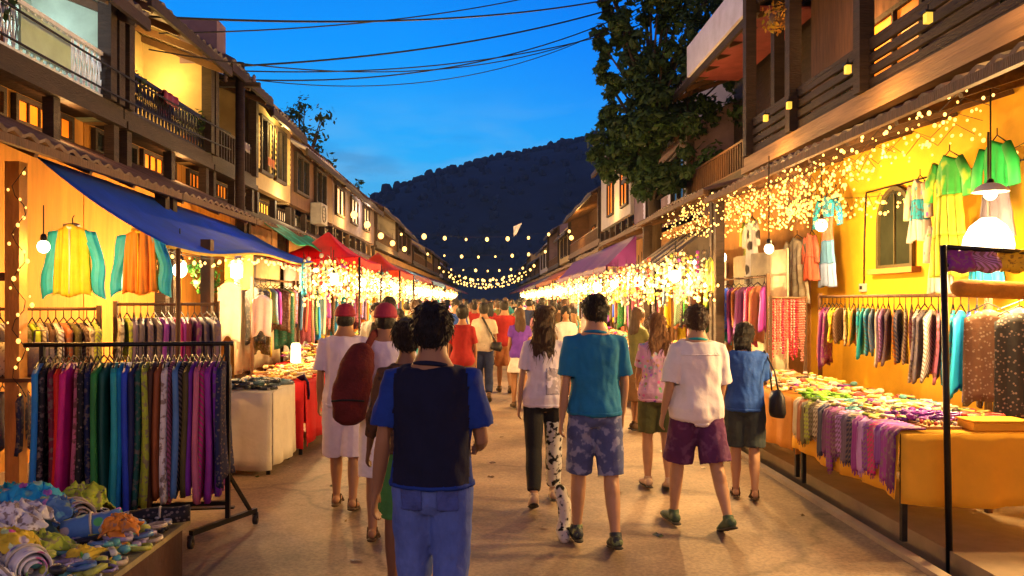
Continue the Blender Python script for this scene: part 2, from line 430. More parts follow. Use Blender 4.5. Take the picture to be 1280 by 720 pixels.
# ------------------------------------------------------------------ buildings
def house(label, y0, y1, side, wall_m, up_m, *, zf=3.85, ze=5.2, rail='lattice', balc=True, lit=None, uplit=None, porch=(3.5,2.93), porch_m=roof_rust,
          wins=2, posts=None, mezz=True, party=True, roof_mat=roof_m, simple=False, depth=8.0, shutters=None, xb=4.2, post_m=wood_dark, rail_m=black_metal, parapet=0, floor_m=wood_dark, arch=None):
    X = lambda x: side*x
    t = thing('shophouse', label, 'building', (X(6), (y0+y1)/2, 0), 'shophouses along the street')
    a, b = y0+.012, y1-.012
    # lower wall (with an arched opening if asked for)
    xw = 4.6
    m = MB(); m.box(X(xw), a, 0, X(xw+.18), b, zf-.12)
    m.build('wall', wall_m, t)
    xu = xb+.9 if balc else xb
    m = MB(); m.box(X(xu), a, zf-.1, X(xu+.15), b, ze+.35); m.build('upper_wall', up_m, t)
    if party:
        for yy in (a-.006, b-.154):
            m = MB()
            e = .35 + parapet
            zr = ze+e; xr = xb + depth*.42
            m.prism([(X(xb+.02), zf-.13),(X(xb+.02), ze+.1+parapet),(X(xr), ze+2.1+parapet*.8),(X(xb+depth), ze+parapet),(X(xb+depth), 0),(X(4.62), 0),(X(4.62),zf-.13)], yy, yy+.16, 'y')
            m.build('party_wall', up_m if up_m is not wood_dark else plaster_p, t)
    # roof
    xe = xb-.35; xr = xb+depth*.42; zr = ze+2.05
    def rf(u, v):
        y = y0+.03+(y1-y0-.06)*u; x = xe+(xr-xe)*v; z = ze-.06+(zr-ze)*v + .025*math.sin(y*28) + .03*math.sin(y*1.7+v*4)
        return (X(x), y, z)
    m = MB(); m.sheet(rf, max(6, int((y1-y0)*(6 if simple else 22))), 6, .05)
    m.sheet(lambda u, v: (X(xr+.02+(xb+depth-xr)*v), y0+.03+(y1-y0-.06)*u, zr-.08-(zr-ze)*v), 3, 2, .05)
    m.build('roof', roof_mat, t)
    m = MB(); m.box(X(xe-.02), a, ze-.2, X(xe+.03), b, ze-.07); m.build('fascia', wood_dark, t)
    if not simple:
        k = max(3, int((y1-y0)/.6))
        for i in range(k):
            y = a+.2+(b-a-.4)*i/(k-1)
            MB().bar((X(xe+.05), y, ze-.17), (X(xu), y, ze+.3), .06, .09).build('rafter', wood_mid, t)
    # balcony floor, beam, railing
    if balc:
        m = MB(); m.box(X(xb-.06), a, zf-.11, X(xu-.003), b, zf+.03); m.build('balcony_floor', floor_m, t)
        m = MB(); m.box(X(xb-.1), a+.01, zf-.2, X(xb+.02), b-.01, zf-.113); m.build('beam', floor_m, t)
        m = MB()
        zt = zf+.52
        if rail == 'lattice':
            k = int((b-a)/.11)
            for i in range(k):
                y = a+(b-a)*i/k; y2 = a+(b-a)*(i+1)/k
                m.bar((X(xb), y, zf+.05), (X(xb), y2, zt), .012); m.bar((X(xb), y2, zf+.05), (X(xb), y, zt), .012)
                m.bar((X(xb), y, zf+.05), (X(xb), y, zt), .014)
        elif rail == 'baluster':
            k = int((b-a)/.13)
            for i in range(k+1):
                y = a+.02+(b-a-.04)*i/k; m.bar((X(xb), y, zf+.05), (X(xb), y, zt), .035)
        elif rail == 'plank':
            for i in range(4): m.box(X(xb-.02), a, zf+.07+i*.12, X(xb+.02), b, zf+.15+i*.12)
        elif rail == 'panel':
            m.box(X(xb-.02), a, zf+.07, X(xb+.02), b, zt-.05)
        m.bar((X(xb), a, zt), (X(xb), b, zt), .05, .04); m.bar((X(xb), a, zf+.06), (X(xb), b, zf+.06), .04, .03)
        m.build('railing', rail_m, t)
        for y in (posts or [a+.09, b-.09]):
            m = MB(); m.box(X(xb-.11), y-.07, zf+.032, X(xb+.035), y+.07, ze+.1); m.build('post', post_m, t)
    # mezzanine strip of lit openings between porch roof and balcony
    if mezz:
        k = max(2, int((y1-y0)/1.1))
        for i in range(k):
            ya = a+.2+(b-a-.3)*i/k; yb = ya+(b-a-.3)/k-.25
            fr = MB(); z0, z1 = porch[1]+.52, zf-.2
            fr.box(X(xw-.06), ya-.05, z0-.05, X(xw-.004), ya, z1+.05); fr.box(X(xw-.06), yb, z0-.05, X(xw-.004), yb+.05, z1+.05)
            fr.box(X(xw-.06), ya, z1, X(xw-.004), yb, z1+.05); fr.box(X(xw-.06), ya, z0-.05, X(xw-.004), yb, z0)
            for j in range(1, 5): fr.bar((X(xw-.03), ya+(yb-ya)*j/5, z0), (X(xw-.03), ya+(yb-ya)*j/5, z1), .025)
            f = fr.build('window', wood_dark, t)
            if lit is not None and R.random() < .5:
                MB().box(X(xw-.02), ya, z0, X(xw-.006), yb, z1).build('pane', lit, f)
            else:
                MB().box(X(xw-.02), ya, z0, X(xw-.006), yb, z1).build('pane', glass_d, f)
        if not simple:
            for y in [a+.15+(b-a-.3)*i/k for i in range(k+1)]:
                MB().box(X(xb-.05), y-.06, porch[1]+.18, X(xb+.06), y+.06, zf-.203).build('post', post_m, t)
    # upper windows
    for i in range(wins):
        ya = a+.35+(b-a-.6)*i/wins; yb = ya+min(1.1, (b-a-.6)/wins-.35); z0, z1 = zf+.25, min(zf+1.25, ze-.15)
        if balc: z0 = zf+.05
        fr = MB(); xx = xu-.004
        for q in ((ya-.06,ya,z0,z1),(yb,yb+.06,z0,z1),(ya-.06,yb+.06,z1,z1+.06),((ya+yb)/2-.02,(ya+yb)/2+.02,z0,z1),(ya-.06,yb+.06,z0-.06,z0)):
            fr.box(X(xx-.07), q[0], q[2], X(xx), q[1], q[3])
        f = fr.build('window', wood_dark, t)
        pm = (uplit if (uplit is not None and (R.random() < .75 or not simple)) else glass_d)
        MB().box(X(xx-.02), ya, z0, X(xx-.003), yb, z1).build('pane', pm, f)
        if shutters is not None:
            for y in (ya-.42, yb+.08):
                s_ = MB(); s_.box(X(xx-.04), y, z0, X(xx-.005), y+.34, z1)
                for j in range(8): s_.bar((X(xx-.045), y+.03, z0+.06+(z1-z0-.1)*j/8), (X(xx-.045), y+.31, z0+.06+(z1-z0-.1)*j/8), .02, .05)
                s_.build('shutter', shutters, t)
    # porch roof
    px_, pz = porch
    def pf(u, v):
        y = y0+.02+(y1-y0-.04)*u; x = px_+(4.59-px_)*v
        return (X(x), y, pz+(.5 if px_ > 3.2 else .42)*v+.018*math.sin(y*30)+.02*math.sin(y*1.3+px_*9))
    MB().sheet(pf, max(6, int((y1-y0)*(5 if simple else 22))), 4, .03).build('porch_roof', porch_m, t)
    m = MB(); m.box(X(px_-.03), a, pz-.09, X(px_+.02), b, pz-.022); m.build('porch_fascia', wood_mid, t)
    if not simple:
        k = max(3, int((y1-y0)/.8))
        for i in range(k):
            y = a+.2+(b-a-.4)*i/(k-1)
            MB().bar((X(px_+.04), y, pz-.075), (X(4.58), y, pz+.38), .05, .08).build('rafter', wood_mid, t)
        for y in [a+.1, b-.1]:
            MB().box(X(px_+.1), y-.06, .05, X(px_+.22), y+.06, pz-.04).build('post', post_m, t)
    return t
up_glow = M('plaster_cream', (.42,.31,.15), .85, .2, 2, .12)
wood_plank = M('plank_wall', (.12,.058,.03), .7, .4, 2, .3, stretch=(1,7,1))
teal_wall = M('teal_wall', (.3,.4,.32), .8, .25, 2, .12)
orange_wall = M('orange_wall', (.62,.27,.04), .75, .25, 2.2, .15, stretch=(1,3,.5))
brick_m = M('brick_wall', (.34,.24,.24), .85, .25, 6, .2, pat='brick', col2=(.18,.14,.15), bscale=5)
white_metal = M('white_metal', (.75,.8,.85), .5, .15, 8, .05)
hL1 = house('dark timber shophouse with white lattice balcony behind the blue tarp', 2.6, 9.1, -1, orange_wall, teal_wall, ze=4.95, rail='lattice', rail_m=white_metal, lit=glow_o, wins=2, posts=[3.2,6.0,8.75,8.95], party=True)
hL2 = house('purple gabled shophouse whose balcony glows bright yellow', 9.1, 12.0, -1, orange_wall, up_glow, ze=5.25, rail='lattice', lit=glow_o, wins=1, parapet=.25, uplit=glow_y)
hL3 = house('dark timber shophouse with unlit upper floor beside the utility pole', 12.0, 14.3, -1, orange_wall, wood_dark, ze=5.35, rail='baluster', rail_m=wood_dark, lit=glow_o, wins=1, party=False)
hL4 = house('shophouse with pale yellow shutters glowing beyond the utility pole', 14.3, 17.0, -1, wood_warm, up_glow, ze=5.2, rail='plank', rail_m=wood_mid, lit=glow_y, wins=2, shutters=M('shutter_yellow', (.75,.6,.22), .7, .2, 3, .1), balc=False)
hL5 = house('brown plank shophouse with pale awning roof beyond the yellow shutters', 17.0, 21.6, -1, wood_warm, wood_plank, ze=5.0, balc=False, wins=2, lit=glow_w, uplit=None, roof_mat=M('roof_pale', (.4,.36,.42), .7, .3, 2, .15), party=False)
hL6 = house('grey brick shophouse with small bulbs beyond the red canopy', 21.6, 29.5, -1, brick_m, brick_m, ze=4.95, balc=False, wins=3, lit=glow_w, uplit=glow_w, party=True)
hR1 = house('yellow walled shophouse with arched window and dark timber upper floor', 2.6, 11.4, 1, plaster_y, wood_plank, zf=3.68, ze=6.3, xb=3.7, rail='plank', rail_m=wood_dark, lit=None, wins=3, uplit=glow_o, posts=[5.2,7.8,9.6,11.2], porch=(3.1,3.16), porch_m=roof_rust, mezz=False, floor_m=wood_beam, party=False)
hR2 = house('timber shophouse with white and maroon eave behind the leafy tree', 11.4, 16.6, 1, wood_warm, wood_dark, zf=3.8, ze=6.0, xb=4.2, rail='baluster', rail_m=wood_mid, lit=glow_o, wins=2, porch=(3.1,3.3), mezz=False, party=False)
hR3 = house('low shophouse with blue white shutters beyond the leafy tree', 16.6, 23.0, 1, wood_warm, plaster_p, zf=3.6, ze=5.2, xb=4.2, balc=False, wins=2, uplit=glass_d, shutters=M('shutter_bluewhite', (.5,.5,.75), .7, .2, 3, .1), porch=(3.2,3.3), lit=glow_o, mezz=False)
hR4 = house('pale plaster shophouse with tall square parapet above the purple awning', 23.0, 29.0, 1, wood_warm, plaster_w, zf=4.3, ze=6.3, xb=4.1, balc=False, wins=2, parapet=.6, uplit=glow_o, porch=(3.2,3.2), lit=glow_o)
hR5 = house('dark timber shophouse with glowing orange windows and lit eaves', 29.0, 40.0, 1, wood_warm, wood_plank, zf=3.9, ze=5.7, xb=4.1, rail='baluster', rail_m=wood_mid, wins=4, uplit=glow_o, lit=glow_y, porch=(3.2,3.1), floor_m=wood_mid)
far_lab = ['plaster fronted', 'plank fronted', 'grey brick', 'cream rendered', 'purple washed']
far_mat = [plaster_w, wood_plank, brick_m, up_glow, plaster_p]
far_rf = [('rust red', roof_rust), ('dark tin', roof_m)]
y = 29.5; k = 0
while y < 118:
    l = R.uniform(6,9.5); i = k % 5
    house(f'{far_lab[i]} shophouse in the far left row, {["nearest","second","third","fourth","fifth","sixth","seventh","eighth","ninth","tenth","eleventh","twelfth","thirteenth"][k]} past the brick one with bulbs', y, y+l, -1, wood_warm, far_mat[i], ze=R.uniform(4.6,5.3), balc=R.random()<.5, rail='baluster', rail_m=wood_mid, wins=3, lit=glow_y, uplit=R.choice([glow_o,glow_y,glass_d]), simple=True, roof_mat=far_rf[k%2][1], mezz=False)
    y += l; k += 1
y = 40; k = 0
while y < 118:
    l = R.uniform(6,9.5); i = (k+3) % 5
    house(f'{far_lab[i]} shophouse in the far right row, {["nearest","second","third","fourth","fifth","sixth","seventh","eighth","ninth","tenth","eleventh","twelfth","thirteenth"][k]} past the orange windowed one', y, y+l, 1, wood_warm, far_mat[i], ze=R.uniform(5.0,6.0), balc=R.random()<.5, rail='baluster', rail_m=wood_mid, wins=3, lit=glow_y, uplit=R.choice([glow_o,glow_y,glass_d]), simple=True, porch=(3.2,3.05), roof_mat=far_rf[k%2][1], mezz=False)
    y += l; k += 1

# house extras: L1 balcony panel, chimneys, R2 white fascia, R1 arched window
MB().box(-4.165,7.1,3.95,-4.145,7.95,4.3).build('balcony_panel', M('panel_green', (.42,.6,.45), .6, .2, 3, .05), hL1)
for y in (9.2, 11.9):
    MB().box(-4.55,y-.1,5.2,-4.0,y+.3,5.85).build('chimney', plaster_p, hL2)
MB().box(3.78,11.45,5.93,3.84,15.2,6.5).build('eave_board', M('eave_white', (.62,.6,.72), .7, .15, 3, .05), hR2)
MB().sheet(lambda u, v: (3.86+.9*v, 11.45+3.75*u, 5.9-.02*v), 4, 2, .03).build('soffit', M('soffit_maroon', (.22,.05,.05), .7, .3, 3, .1), hR2)
aw = MB()
def archpts(yc, w_, z0, zs, n=14, g=0):
    p = [(yc-w_/2-g, z0-g), (yc+w_/2+g, z0-g)]
    return p + [(yc+(w_/2+g)*math.cos(PI*i/n), zs+(w_/2+g)*math.sin(PI*i/n)*1.05) for i in range(n+1)]
fr = MB(); A = archpts(9.0,.7,2.1,2.56); B = archpts(9.0,.7,2.1,2.56,g=.05)
for i in range(len(A)):
    j = (i+1) % len(A)
    fr.add([(4.555,*B[i]),(4.555,*B[j]),(4.555,*A[j]),(4.555,*A[i]),(4.597,*B[i]),(4.597,*B[j]),(4.597,*A[j]),(4.597,*A[i])], [(0,1,2,3),(7,6,5,4),(0,4,5,1),(3,2,6,7)])
fr.bar((4.575,9,2.1),(4.575,9,2.9),.02)
go_ = M('glass_olive', (.02,.022,.012), .95, .3, 4, .02); go_.node_tree.nodes['Principled BSDF'].inputs['Specular IOR Level'].default_value = .05
f = fr.build('window', M('window_frame_olive', (.06,.045,.012), .7, .2, 5, .05), hR1)
MB().prism(A, 4.585, 4.596, 'x').build('pane', M('glass_olive', (.02,.022,.012), .5, .3, 4, .02), f)
MB().box(4.5,8.5,2.0,4.598,9.5,2.06).build('sill', wood_warm, f)

# ------------------------------------------------------------------ pole and cables
pl = thing('utility_pole', 'dark wooden utility pole with crossarm against the left shophouses', 'utility pole', (-3.92,12.65,0))
MB().tube([(-3.92,12.65,0),(-3.92,12.65,5.45)], [.085,.07], 10).build('shaft', wood_dark, pl, True)
MB().bar((-4.4,12.65,5.1),(-3.6,12.65,5.1),.07).build('crossarm', wood_dark, pl)
for x in (-4.35,-4.15,-3.7):
    MB().lathe((x,12.65,5.135), [(.02,0),(.035,.03),(.02,.06),(.035,.09),(.012,.13)], 8).build('insulator', plaster_p, pl, True)
MB().tube([(-3.92,12.65,5.35),(-4.1,12.6,5.42),(-4.3,12.6,5.3),(-4.35,12.6,5.15)], .02, 6).build('bracket', black_metal, pl, True)
cab = [((-3.92,12.65,5.4),(3.4,17.6,8.3),.25,.016,'thickest cable running from the utility pole up to the tree'),
       ((-4.4,12.6,5.2),(3.4,17.4,8.1),.55,.012,'lowest slack cable leaving the pole crossarm'),
       ((-4.3,9.4,5.05),(3.5,17.2,8.35),.3,.015,'cable springing from the purple gable to the tree'),
       ((-4.3,9.2,5.2),(3.5,17.0,8.6),.2,.009,'thin cable above the others from the purple gable'),
       ((-4.2,8.8,5.35),(3.6,16.8,9.3),.25,.009,'highest thin cable crossing the blue sky'),
       ((-4.2,9.9,4.8),(3.5,17.5,8.0),.7,.009,'thin sagging cable below the gable chimneys'),
       ((-4.1,12.55,5.3),(3.45,17.3,7.7),.35,.011,'straight cable just under the thickest one'),
       ((-4.2,10.2,5.1),(3.6,17.0,8.9),.35,.01,'cable between the purple gable and the thin upper ones'),
       ((-4.25,12.6,5.25),(3.45,17.2,8.0),.75,.008,'thin slack cable near the lowest one')]
for a, b, s, r, lb in cab:
    a = V(a); b = V(b)
    pts = [a.lerp(b, i/24) - V((0,0,4*s*(i/24)*(1-i/24))) for i in range(25)]
    tag(MB().tube(pts, r*1.05, 5).build('overhead_cable', wire_m), lb, 'cable', 'overhead cables')
for i, (z0, z1) in enumerate(((4.35,4.3),(4.05,4.05))):
    pts = [V((-4.1, 3, z0)).lerp(V((-4.02,12.5,z1)), q/16)-V((0,0,.5*(q/16)*(1-q/16))) for q in range(17)]
    tag(MB().tube(pts, .012, 5).build('overhead_cable', wire_m), ['upper','lower'][i]+' cable strung along the left lattice balcony', 'cable', 'overhead cables')

# ------------------------------------------------------------------ trees
def leaf_crown(clumps, per, size, r):
    m = MB()
    for (c, cr_) in clumps:
        c = V(c)
        for _ in range(per):
            d = V((R.gauss(0,1),R.gauss(0,1),R.gauss(0,.8)))
            d = d.normalized()*cr_*(R.random()**.45)
            p = c+d
            n = (d.normalized()+V((R.uniform(-1,1),R.uniform(-1,1),R.uniform(.0,1.2)))).normalized()
            x = n.orthogonal().normalized(); x.rotate(Matrix.Rotation(R.uniform(0,6.28),3,n)); y = n.cross(x)
            s = size*R.uniform(.4,1.6)
            b = R.uniform(.75,1.25)
            m.add([p-x*s*.5, p+y*s*.28-n*s*.06, p+x*s*.55, p-y*s*.28-n*s*.06], [(0,1,2,3)], (.035*b, .075*b*R.uniform(.85,1.1), .02*b))
    return m
leaf_m = M('leaves', (.04,.08,.02), .6, .35, 8, 0, pat='vcol', trans=.3)
bark = M('bark', (.07,.05,.035), .9, .4, 8, .4, stretch=(1,1,.2))
tr = thing('tree', 'large dark leafy tree standing before the right timber shophouse', 'tree', (3.6,17.1,0))
tk = MB(); tk.tube([(3.4,17.1,0),(3.45,17.1,1.6),(3.55,17.0,3.2),(3.5,17.0,4.6),(3.7,17.0,6.2),(3.8,17,7.8)], [.2,.17,.15,.12,.08,.03], 10)
cl = []
lims = [((3.0,17,6.9),.6),((2.75,16.9,7.7),.5),((3.4,16.8,8.2),.7),((4.2,17,8.3),.7),((4.9,16.8,8.5),.65),((3.7,16.5,7.3),.75),((4.4,16.8,7.2),.6),((3.1,16.9,5.9),.55),((2.65,17,5.0),.45),((2.5,17,4.5),.38),((2.9,17,4.9),.45),((3.5,16.7,5.6),.7),((4.2,16.6,5.9),.65),((4.6,16.7,5.1),.6),((3.9,16.5,4.8),.6),((3.4,16.6,4.6),.45),((3.7,16.2,4.25),.42),((3.15,16.6,4.2),.36),((4.25,16.3,4.3),.4),((2.55,16.9,5.6),.2),((2.4,17,6.6),.2),((2.6,17,7.9),.25),((2.3,17,4.8),.18),((4.9,16.3,4.4),.3),((5.3,16.3,7.2),.35),((2.35,17,8.8),.22),((2.5,16.9,8.4),.3),((2.75,17,6.3),.35),((4.9,16.6,6.3),.5),((5.2,16.6,8.9),.5),((3.3,16.4,5.2),.6),((3.9,16.3,5.5),.6),((5.5,16.6,9.3),.5),((5.0,16.4,7.9),.4),((4.6,16.6,9.0),.6),((3.3,16.6,6.4),.55),((4.0,16.5,6.8),.6),((3.5,16.5,7.7),.6),((2.8,16.8,5.5),.4),((3.1,17,9.0),.6),((4.1,17,9.2),.6),((2.45,17,7.1),.22)]
for (p, r_) in lims:
    base = V((3.5,17,3.3+.45*(p[2]-3.3)))
    mid = base.lerp(V(p), .5)+V((R.uniform(-.1,.1),R.uniform(-.1,.1),.12))
    tk.tube([base, mid, p], [.05,.035,.012], 6)
    for q in range(6):
        cl.append((V(p)+V((R.gauss(0,.5),R.gauss(0,.5),R.gauss(0,.5)))*r_, r_*R.uniform(.35,.6)))
tk.build('trunk', bark, tr, True)
leaf_crown(cl, 112, .14, 1).build('crown', leaf_m, tr)
def small_tree(label, x, y, zt, w_, n, per, sz):
    t = thing('tree', label, 'tree', (x,y,0))
    m = MB(); m.tube([(x,y,0),(x+.1,y,zt*.4),(x,y,zt*.75)], [.16,.12,.05], 8)
    cl = []
    for i in range(n):
        a = R.uniform(0,6.28); h = R.uniform(.6,1.0); rr = w_*R.uniform(.2,1)*(1.15-abs(h-.8)*2)
        p = V((x+rr*math.cos(a), y+rr*math.sin(a), zt*h))
        m.tube([V((x,y,zt*.55)), V((x,y,zt*.6)).lerp(p,.6)+V((0,0,.1)), p], [.05,.03,.01], 5)
        cl.append((p, R.uniform(.22,.5)))
    m.build('trunk', bark, t, True); leaf_crown(cl, per, sz, 1).build('crown', leaf_m, t)
small_tree('sparse tree rising behind the roofs of the left shophouses', -6.15, 26, 8.1, 1.15, 60, 30, .15)
small_tree('low sparse tree behind the far left brick shophouse', -6.0, 36, 7.0, .9, 26, 34, .18)

# ------------------------------------------------------------------ people
def remesh(mb, vox, smooth=2, fold=0, ffreq=(9,9,3), seed=0, cuts=()):
    """one continuous surface from overlapping closed shapes"""
    me = bpy.data.meshes.new('tmp'); me.from_pydata(mb.v, [], mb.f); me.update()
    o = bpy.data.objects.new('tmp', me); TMP.objects.link(o)
    m = o.modifiers.new('r', 'REMESH'); m.mode = 'VOXEL'; m.voxel_size = vox; m.use_smooth_shade = True
    if smooth:
        q = o.modifiers.new('s', 'SMOOTH'); q.iterations = smooth; q.factor = .5
    dg = DG(); ev = o.evaluated_get(dg); out = bpy.data.meshes.new_from_object(ev, depsgraph=dg)
    bpy.data.objects.remove(o); bpy.data.meshes.remove(me)
    if fold:
        n = len(out.vertices); co_ = np.empty(n*3); out.vertices.foreach_get('co', co_); no = np.empty(n*3); out.vertices.foreach_get('normal', no)
        co_ = co_.reshape(-1,3); no = no.reshape(-1,3)
        h = np.array([noise.noise(V((p[0]*ffreq[0]+seed, p[1]*ffreq[1], p[2]*ffreq[2]))) + .5*noise.noise(V((p[0]*ffreq[0]*2.3, p[1]*ffreq[1]*2.3+seed, p[2]*ffreq[2]*2.6+p[0]*6))) for p in co_])
        co_ += no*(h*fold)[:,None]
        out.vertices.foreach_set('co', co_.ravel()); out.update()
    if cuts:
        import bmesh
        bm = bmesh.new(); bm.from_mesh(out)
        dl = [f for f in bm.faces if any(f.normal.dot(d_) > .72 and abs((f.calc_center_median()-p_).dot(d_)) < .035 and (f.calc_center_median()-p_).length < r_ for p_, d_, r_ in cuts)]
        bmesh.ops.delete(bm, geom=dl, context='FACES'); bm.to_mesh(out); bm.free()
    return out
TMP = bpy.data.collections.new('tmp')
PSC = bpy.data.scenes.new('tmp_scene'); PSC.collection.children.link(TMP)
def DG():
    vl = PSC.view_layers[0]; vl.update(); return vl.depsgraph
def link_mesh(name, me, mat, parent):
    me.name = name; o = bpy.data.objects.new(name, me); C.objects.link(o); o.parent = parent; ORG[o.name] = ORG[parent.name]
    me.materials.clear(); me.materials.append(mat); return o
def patch(src, name, mat, parent, pred, off=.004):
    """a cloth piece lying on another garment: the faces that pred() picks, lifted along their normals"""
    me = src.data; vs = []; mp = {}; fs = []
    for p in me.polygons:
        if pred(p.center, p.normal):
            f = []
            for i in p.vertices:
                if i not in mp:
                    mp[i] = len(vs); q = me.vertices[i]; vs.append(q.co + q.normal*off)
                f.append(mp[i])
            fs.append(f)
    if not fs: return None
    n = bpy.data.meshes.new(name); n.from_pydata([tuple(v) for v in vs], [], fs); n.update()
    n.polygons.foreach_set('use_smooth', [True]*len(fs))
    o = bpy.data.objects.new(name, n); C.objects.link(o); o.parent = parent; n.materials.append(mat); ORG[o.name] = ORG[parent.name]
    s = o.modifiers.new('t', 'SOLIDIFY'); s.thickness = off*1.5; s.offset = -.5
    return o
def rx(v, a): return Matrix.Rotation(a, 3, 'X') @ V(v)
def limbdir(fwd, out, sx):
    f = math.radians(fwd); o = math.radians(out)
    return V((sx*math.sin(o), math.sin(f)*math.cos(o), -math.cos(f)*math.cos(o)))
skin_a = M('skin_brown', (.34,.17,.085), .55, .12, 5, .03)
skin_b = M('skin_tan', (.45,.25,.14), .55, .12, 5, .03)
skin_c = M('skin_dark', (.2,.095,.05), .55, .12, 5, .03)
hair_m = M('hair_black', (.012,.009,.008), .5, .5, 14, .35, stretch=(6,6,1))
hair_br = M('hair_brown', (.07,.035,.018), .5, .5, 14, .35, stretch=(6,6,.8))
hair_lt = M('hair_chestnut', (.2,.09,.035), .5, .45, 14, .35, stretch=(6,6,.8))
eye_m = M('eye', (.05,.03,.02), .1, 0, 5, 0)
sole_m = M('sole', (.03,.025,.02), .7, .2, 8, .05)

def person(label, loc, rot, H, *, fem=False, legs=((6,4),(-8,10)), arms=((8,6,14),(8,-4,18)), top=None, bottom=None, shoes=None, hair=('short', None),
           skin=None, vox=.008, group=None, head_turn=0, extras=None, broad=.95, sandals=False, stance=0, lean=0):
    """legs: (hip forward deg, knee bend deg) left, right; arms: (outward deg, forward deg, elbow bend deg [, inward turn])"""
    skin = skin or skin_a
    t = thing('person', label, 'person', (0,0,0), group)
    s = H/1.783
    B = MB(); S = MB()           # B: body
    J = {}
    # torso
    if fem: prof = [(.80,.07,.06,0),(.86,.15,.10,-.005),(.94,.168,.118,-.008),(1.0,.155,.108,0),(1.1,.122,.088,0),(1.2,.13,.095,.005),(1.3,.148,.105,.008),(1.38,.15,.088,0),(1.43,.13,.07,-.008),(1.47,.078,.056,-.012),(1.52,.052,.053,-.008),(1.58,.05,.053,.002)]
    else: prof = [(.80,.075,.065,0),(.86,.155,.10,-.005),(.94,.163,.112,-.006),(1.0,.155,.105,0),(1.1,.145,.098,0),(1.2,.158,.105,.004),(1.3,.175,.115,.005),(1.38,.182,.102,-.004),(1.43,.155,.08,-.012),(1.47,.1,.068,-.015),(1.52,.068,.066,-.012),(1.58,.06,.062,0)]
    ln = lambda z: (z-.9)*math.tan(math.radians(lean))
    prof = [(z, a*broad if z < 1.5 else a, b_, c+ln(z)) for z, a, b_, c in prof]
    def rings(z0, z1, gx=0, gy=0, flare=0):
        zs = sorted(set([z0, z1]+[p[0] for p in prof if z0 < p[0] < z1])); out = []
        for z in zs:
            for p, q in zip(prof, prof[1:]):
                if p[0] <= z <= q[0]+1e-6:
                    u = (z-p[0])/(q[0]-p[0]); r = [p[i]+(q[i]-p[i])*u for i in (1,2,3)]; break
            k = flare*(z1-z)/(z1-z0)
            out.append((V((0,r[2],z)), (r[0]+gx+k, r[1]+gy+k)))
        return out
    rr = rings(.80, 1.58)
    B.tube([p for p, _ in rr], [q for _, q in rr], 20, side=(1,0,0))
    # head
    hc = V((0,.014+ln(1.62),1.616)); HR = Matrix.Rotation(math.radians(head_turn),3,'Z')
    hd = lambda p: hc + HR @ V(p)
    B.ball(hd((0,-.008,.022)), (.078,.096,.095), 16, 12, rot=HR)
    B.ball(hd((0,.02,-.045)), (.058,.066,.066), 14, 10, rot=HR)
    B.ball(hd((0,.05,-.09)), (.028,.026,.022), 10, 8)
    B.tube([hd((0,.082,.02)), hd((0,.1,-.018)), hd((0,.088,-.03))], [.009,.014,.012], 8, rnd=True)
    for q in (-1,1):
        B.ball(hd((q*.075,-.004,-.012)), (.011,.02,.031), 8, 8, rot=HR)
        B.tube([hd((q*.012,.083,.026)), hd((q*.045,.074,.026))], [.009,.008], 6, rnd=True)
        B.ball(hd((q*.04,.062,-.03)), (.022,.02,.02), 8, 6)
    B.tube([hd((-.022,.082,-.06)), hd((0,.09,-.058)), hd((.022,.082,-.06))], [.006,.009,.006], 6, rnd=True)
    B.tube([hd((-.02,.079,-.07)), hd((0,.086,-.07)), hd((.02,.079,-.07))], [.006,.009,.006], 6, rnd=True)
    # legs
    hips = .088 if not fem else .09
    for i, sx in ((0,-1),(1,1)):
        a, kb = legs[i]
        h = V((sx*hips, 0, .9)); d1 = limbdir(a, stance, sx); k = h+d1*.43; d2 = limbdir(a-kb, stance*.6, sx); an = k+d2*.405
        B.tube([h+V((0,0,.02)), h+d1*.15, h+d1*.3, k, k+d2*.1, k+d2*.2, k+d2*.33, an], [.086,.082,.068,.054,.055,.052,.038,.034], 14, rnd=True)
        B.ball(k+d1*.18*0+d2*.13+V((0,-.018,0)), (.042,.042,.1), 10, 8)
        pitch = math.radians(max(0, -(a-kb))*.75)
        F = Matrix.Rotation(-pitch, 3, 'X')
        ft = lambda p, an=an, F=F: an + F @ V(p)
        B.tube([ft((0,-.045,-.045)), ft((0,.03,-.04)), ft((sx*.006,.11,-.055)), ft((sx*.01,.18,-.062))], [(.032,.034),(.036,.036),(.043,.026),(.036,.015)], 12, rnd=True, side=(1,0,0))
        J['knee%d'%i], J['ank%d'%i], J['hip%d'%i], J['ft%d'%i], J['d2%d'%i], J['d1%d'%i] = k, an, h, ft, d2, d1
    # arms + hands
    shw = (.17 if not fem else .148)*broad
    for i, sx in ((0,-1),(1,1)):
        A = arms[i]; out, fw, el = A[:3]; tin = A[3] if len(A) > 3 else 8
        sh = V((sx*shw, -.012+ln(1.4), 1.405)); d1 = limbdir(fw, out, sx); e = sh+d1*.285
        d2 = limbdir(fw+el, out-tin, sx); w_ = e+d2*.25
        B.tube([sh+V((-sx*.05,0,.005)), sh, sh+d1*.09, sh+d1*.2, e, e+d2*.06, e+d2*.16, w_], [.045,.054,.047,.042,.037,.038,.032,.0235] if not fem else [.04,.045,.039,.035,.031,.032,.027,.02], 12, rnd=True)
        # hand
        X = V((0,1,0)) - d2*d2.y; X = X.normalized() if X.length > .2 else V((sx,0,0)); Y = d2.cross(X)*sx      # X: thumb side (front), Y: outward
        if Y.x*sx < 0: Y = -Y
        B.tube([w_-d2*.01, w_+d2*.03, w_+d2*.085], [(.024,.018),(.036,.016),(.04,.014)], 10, side=X, rnd=True)
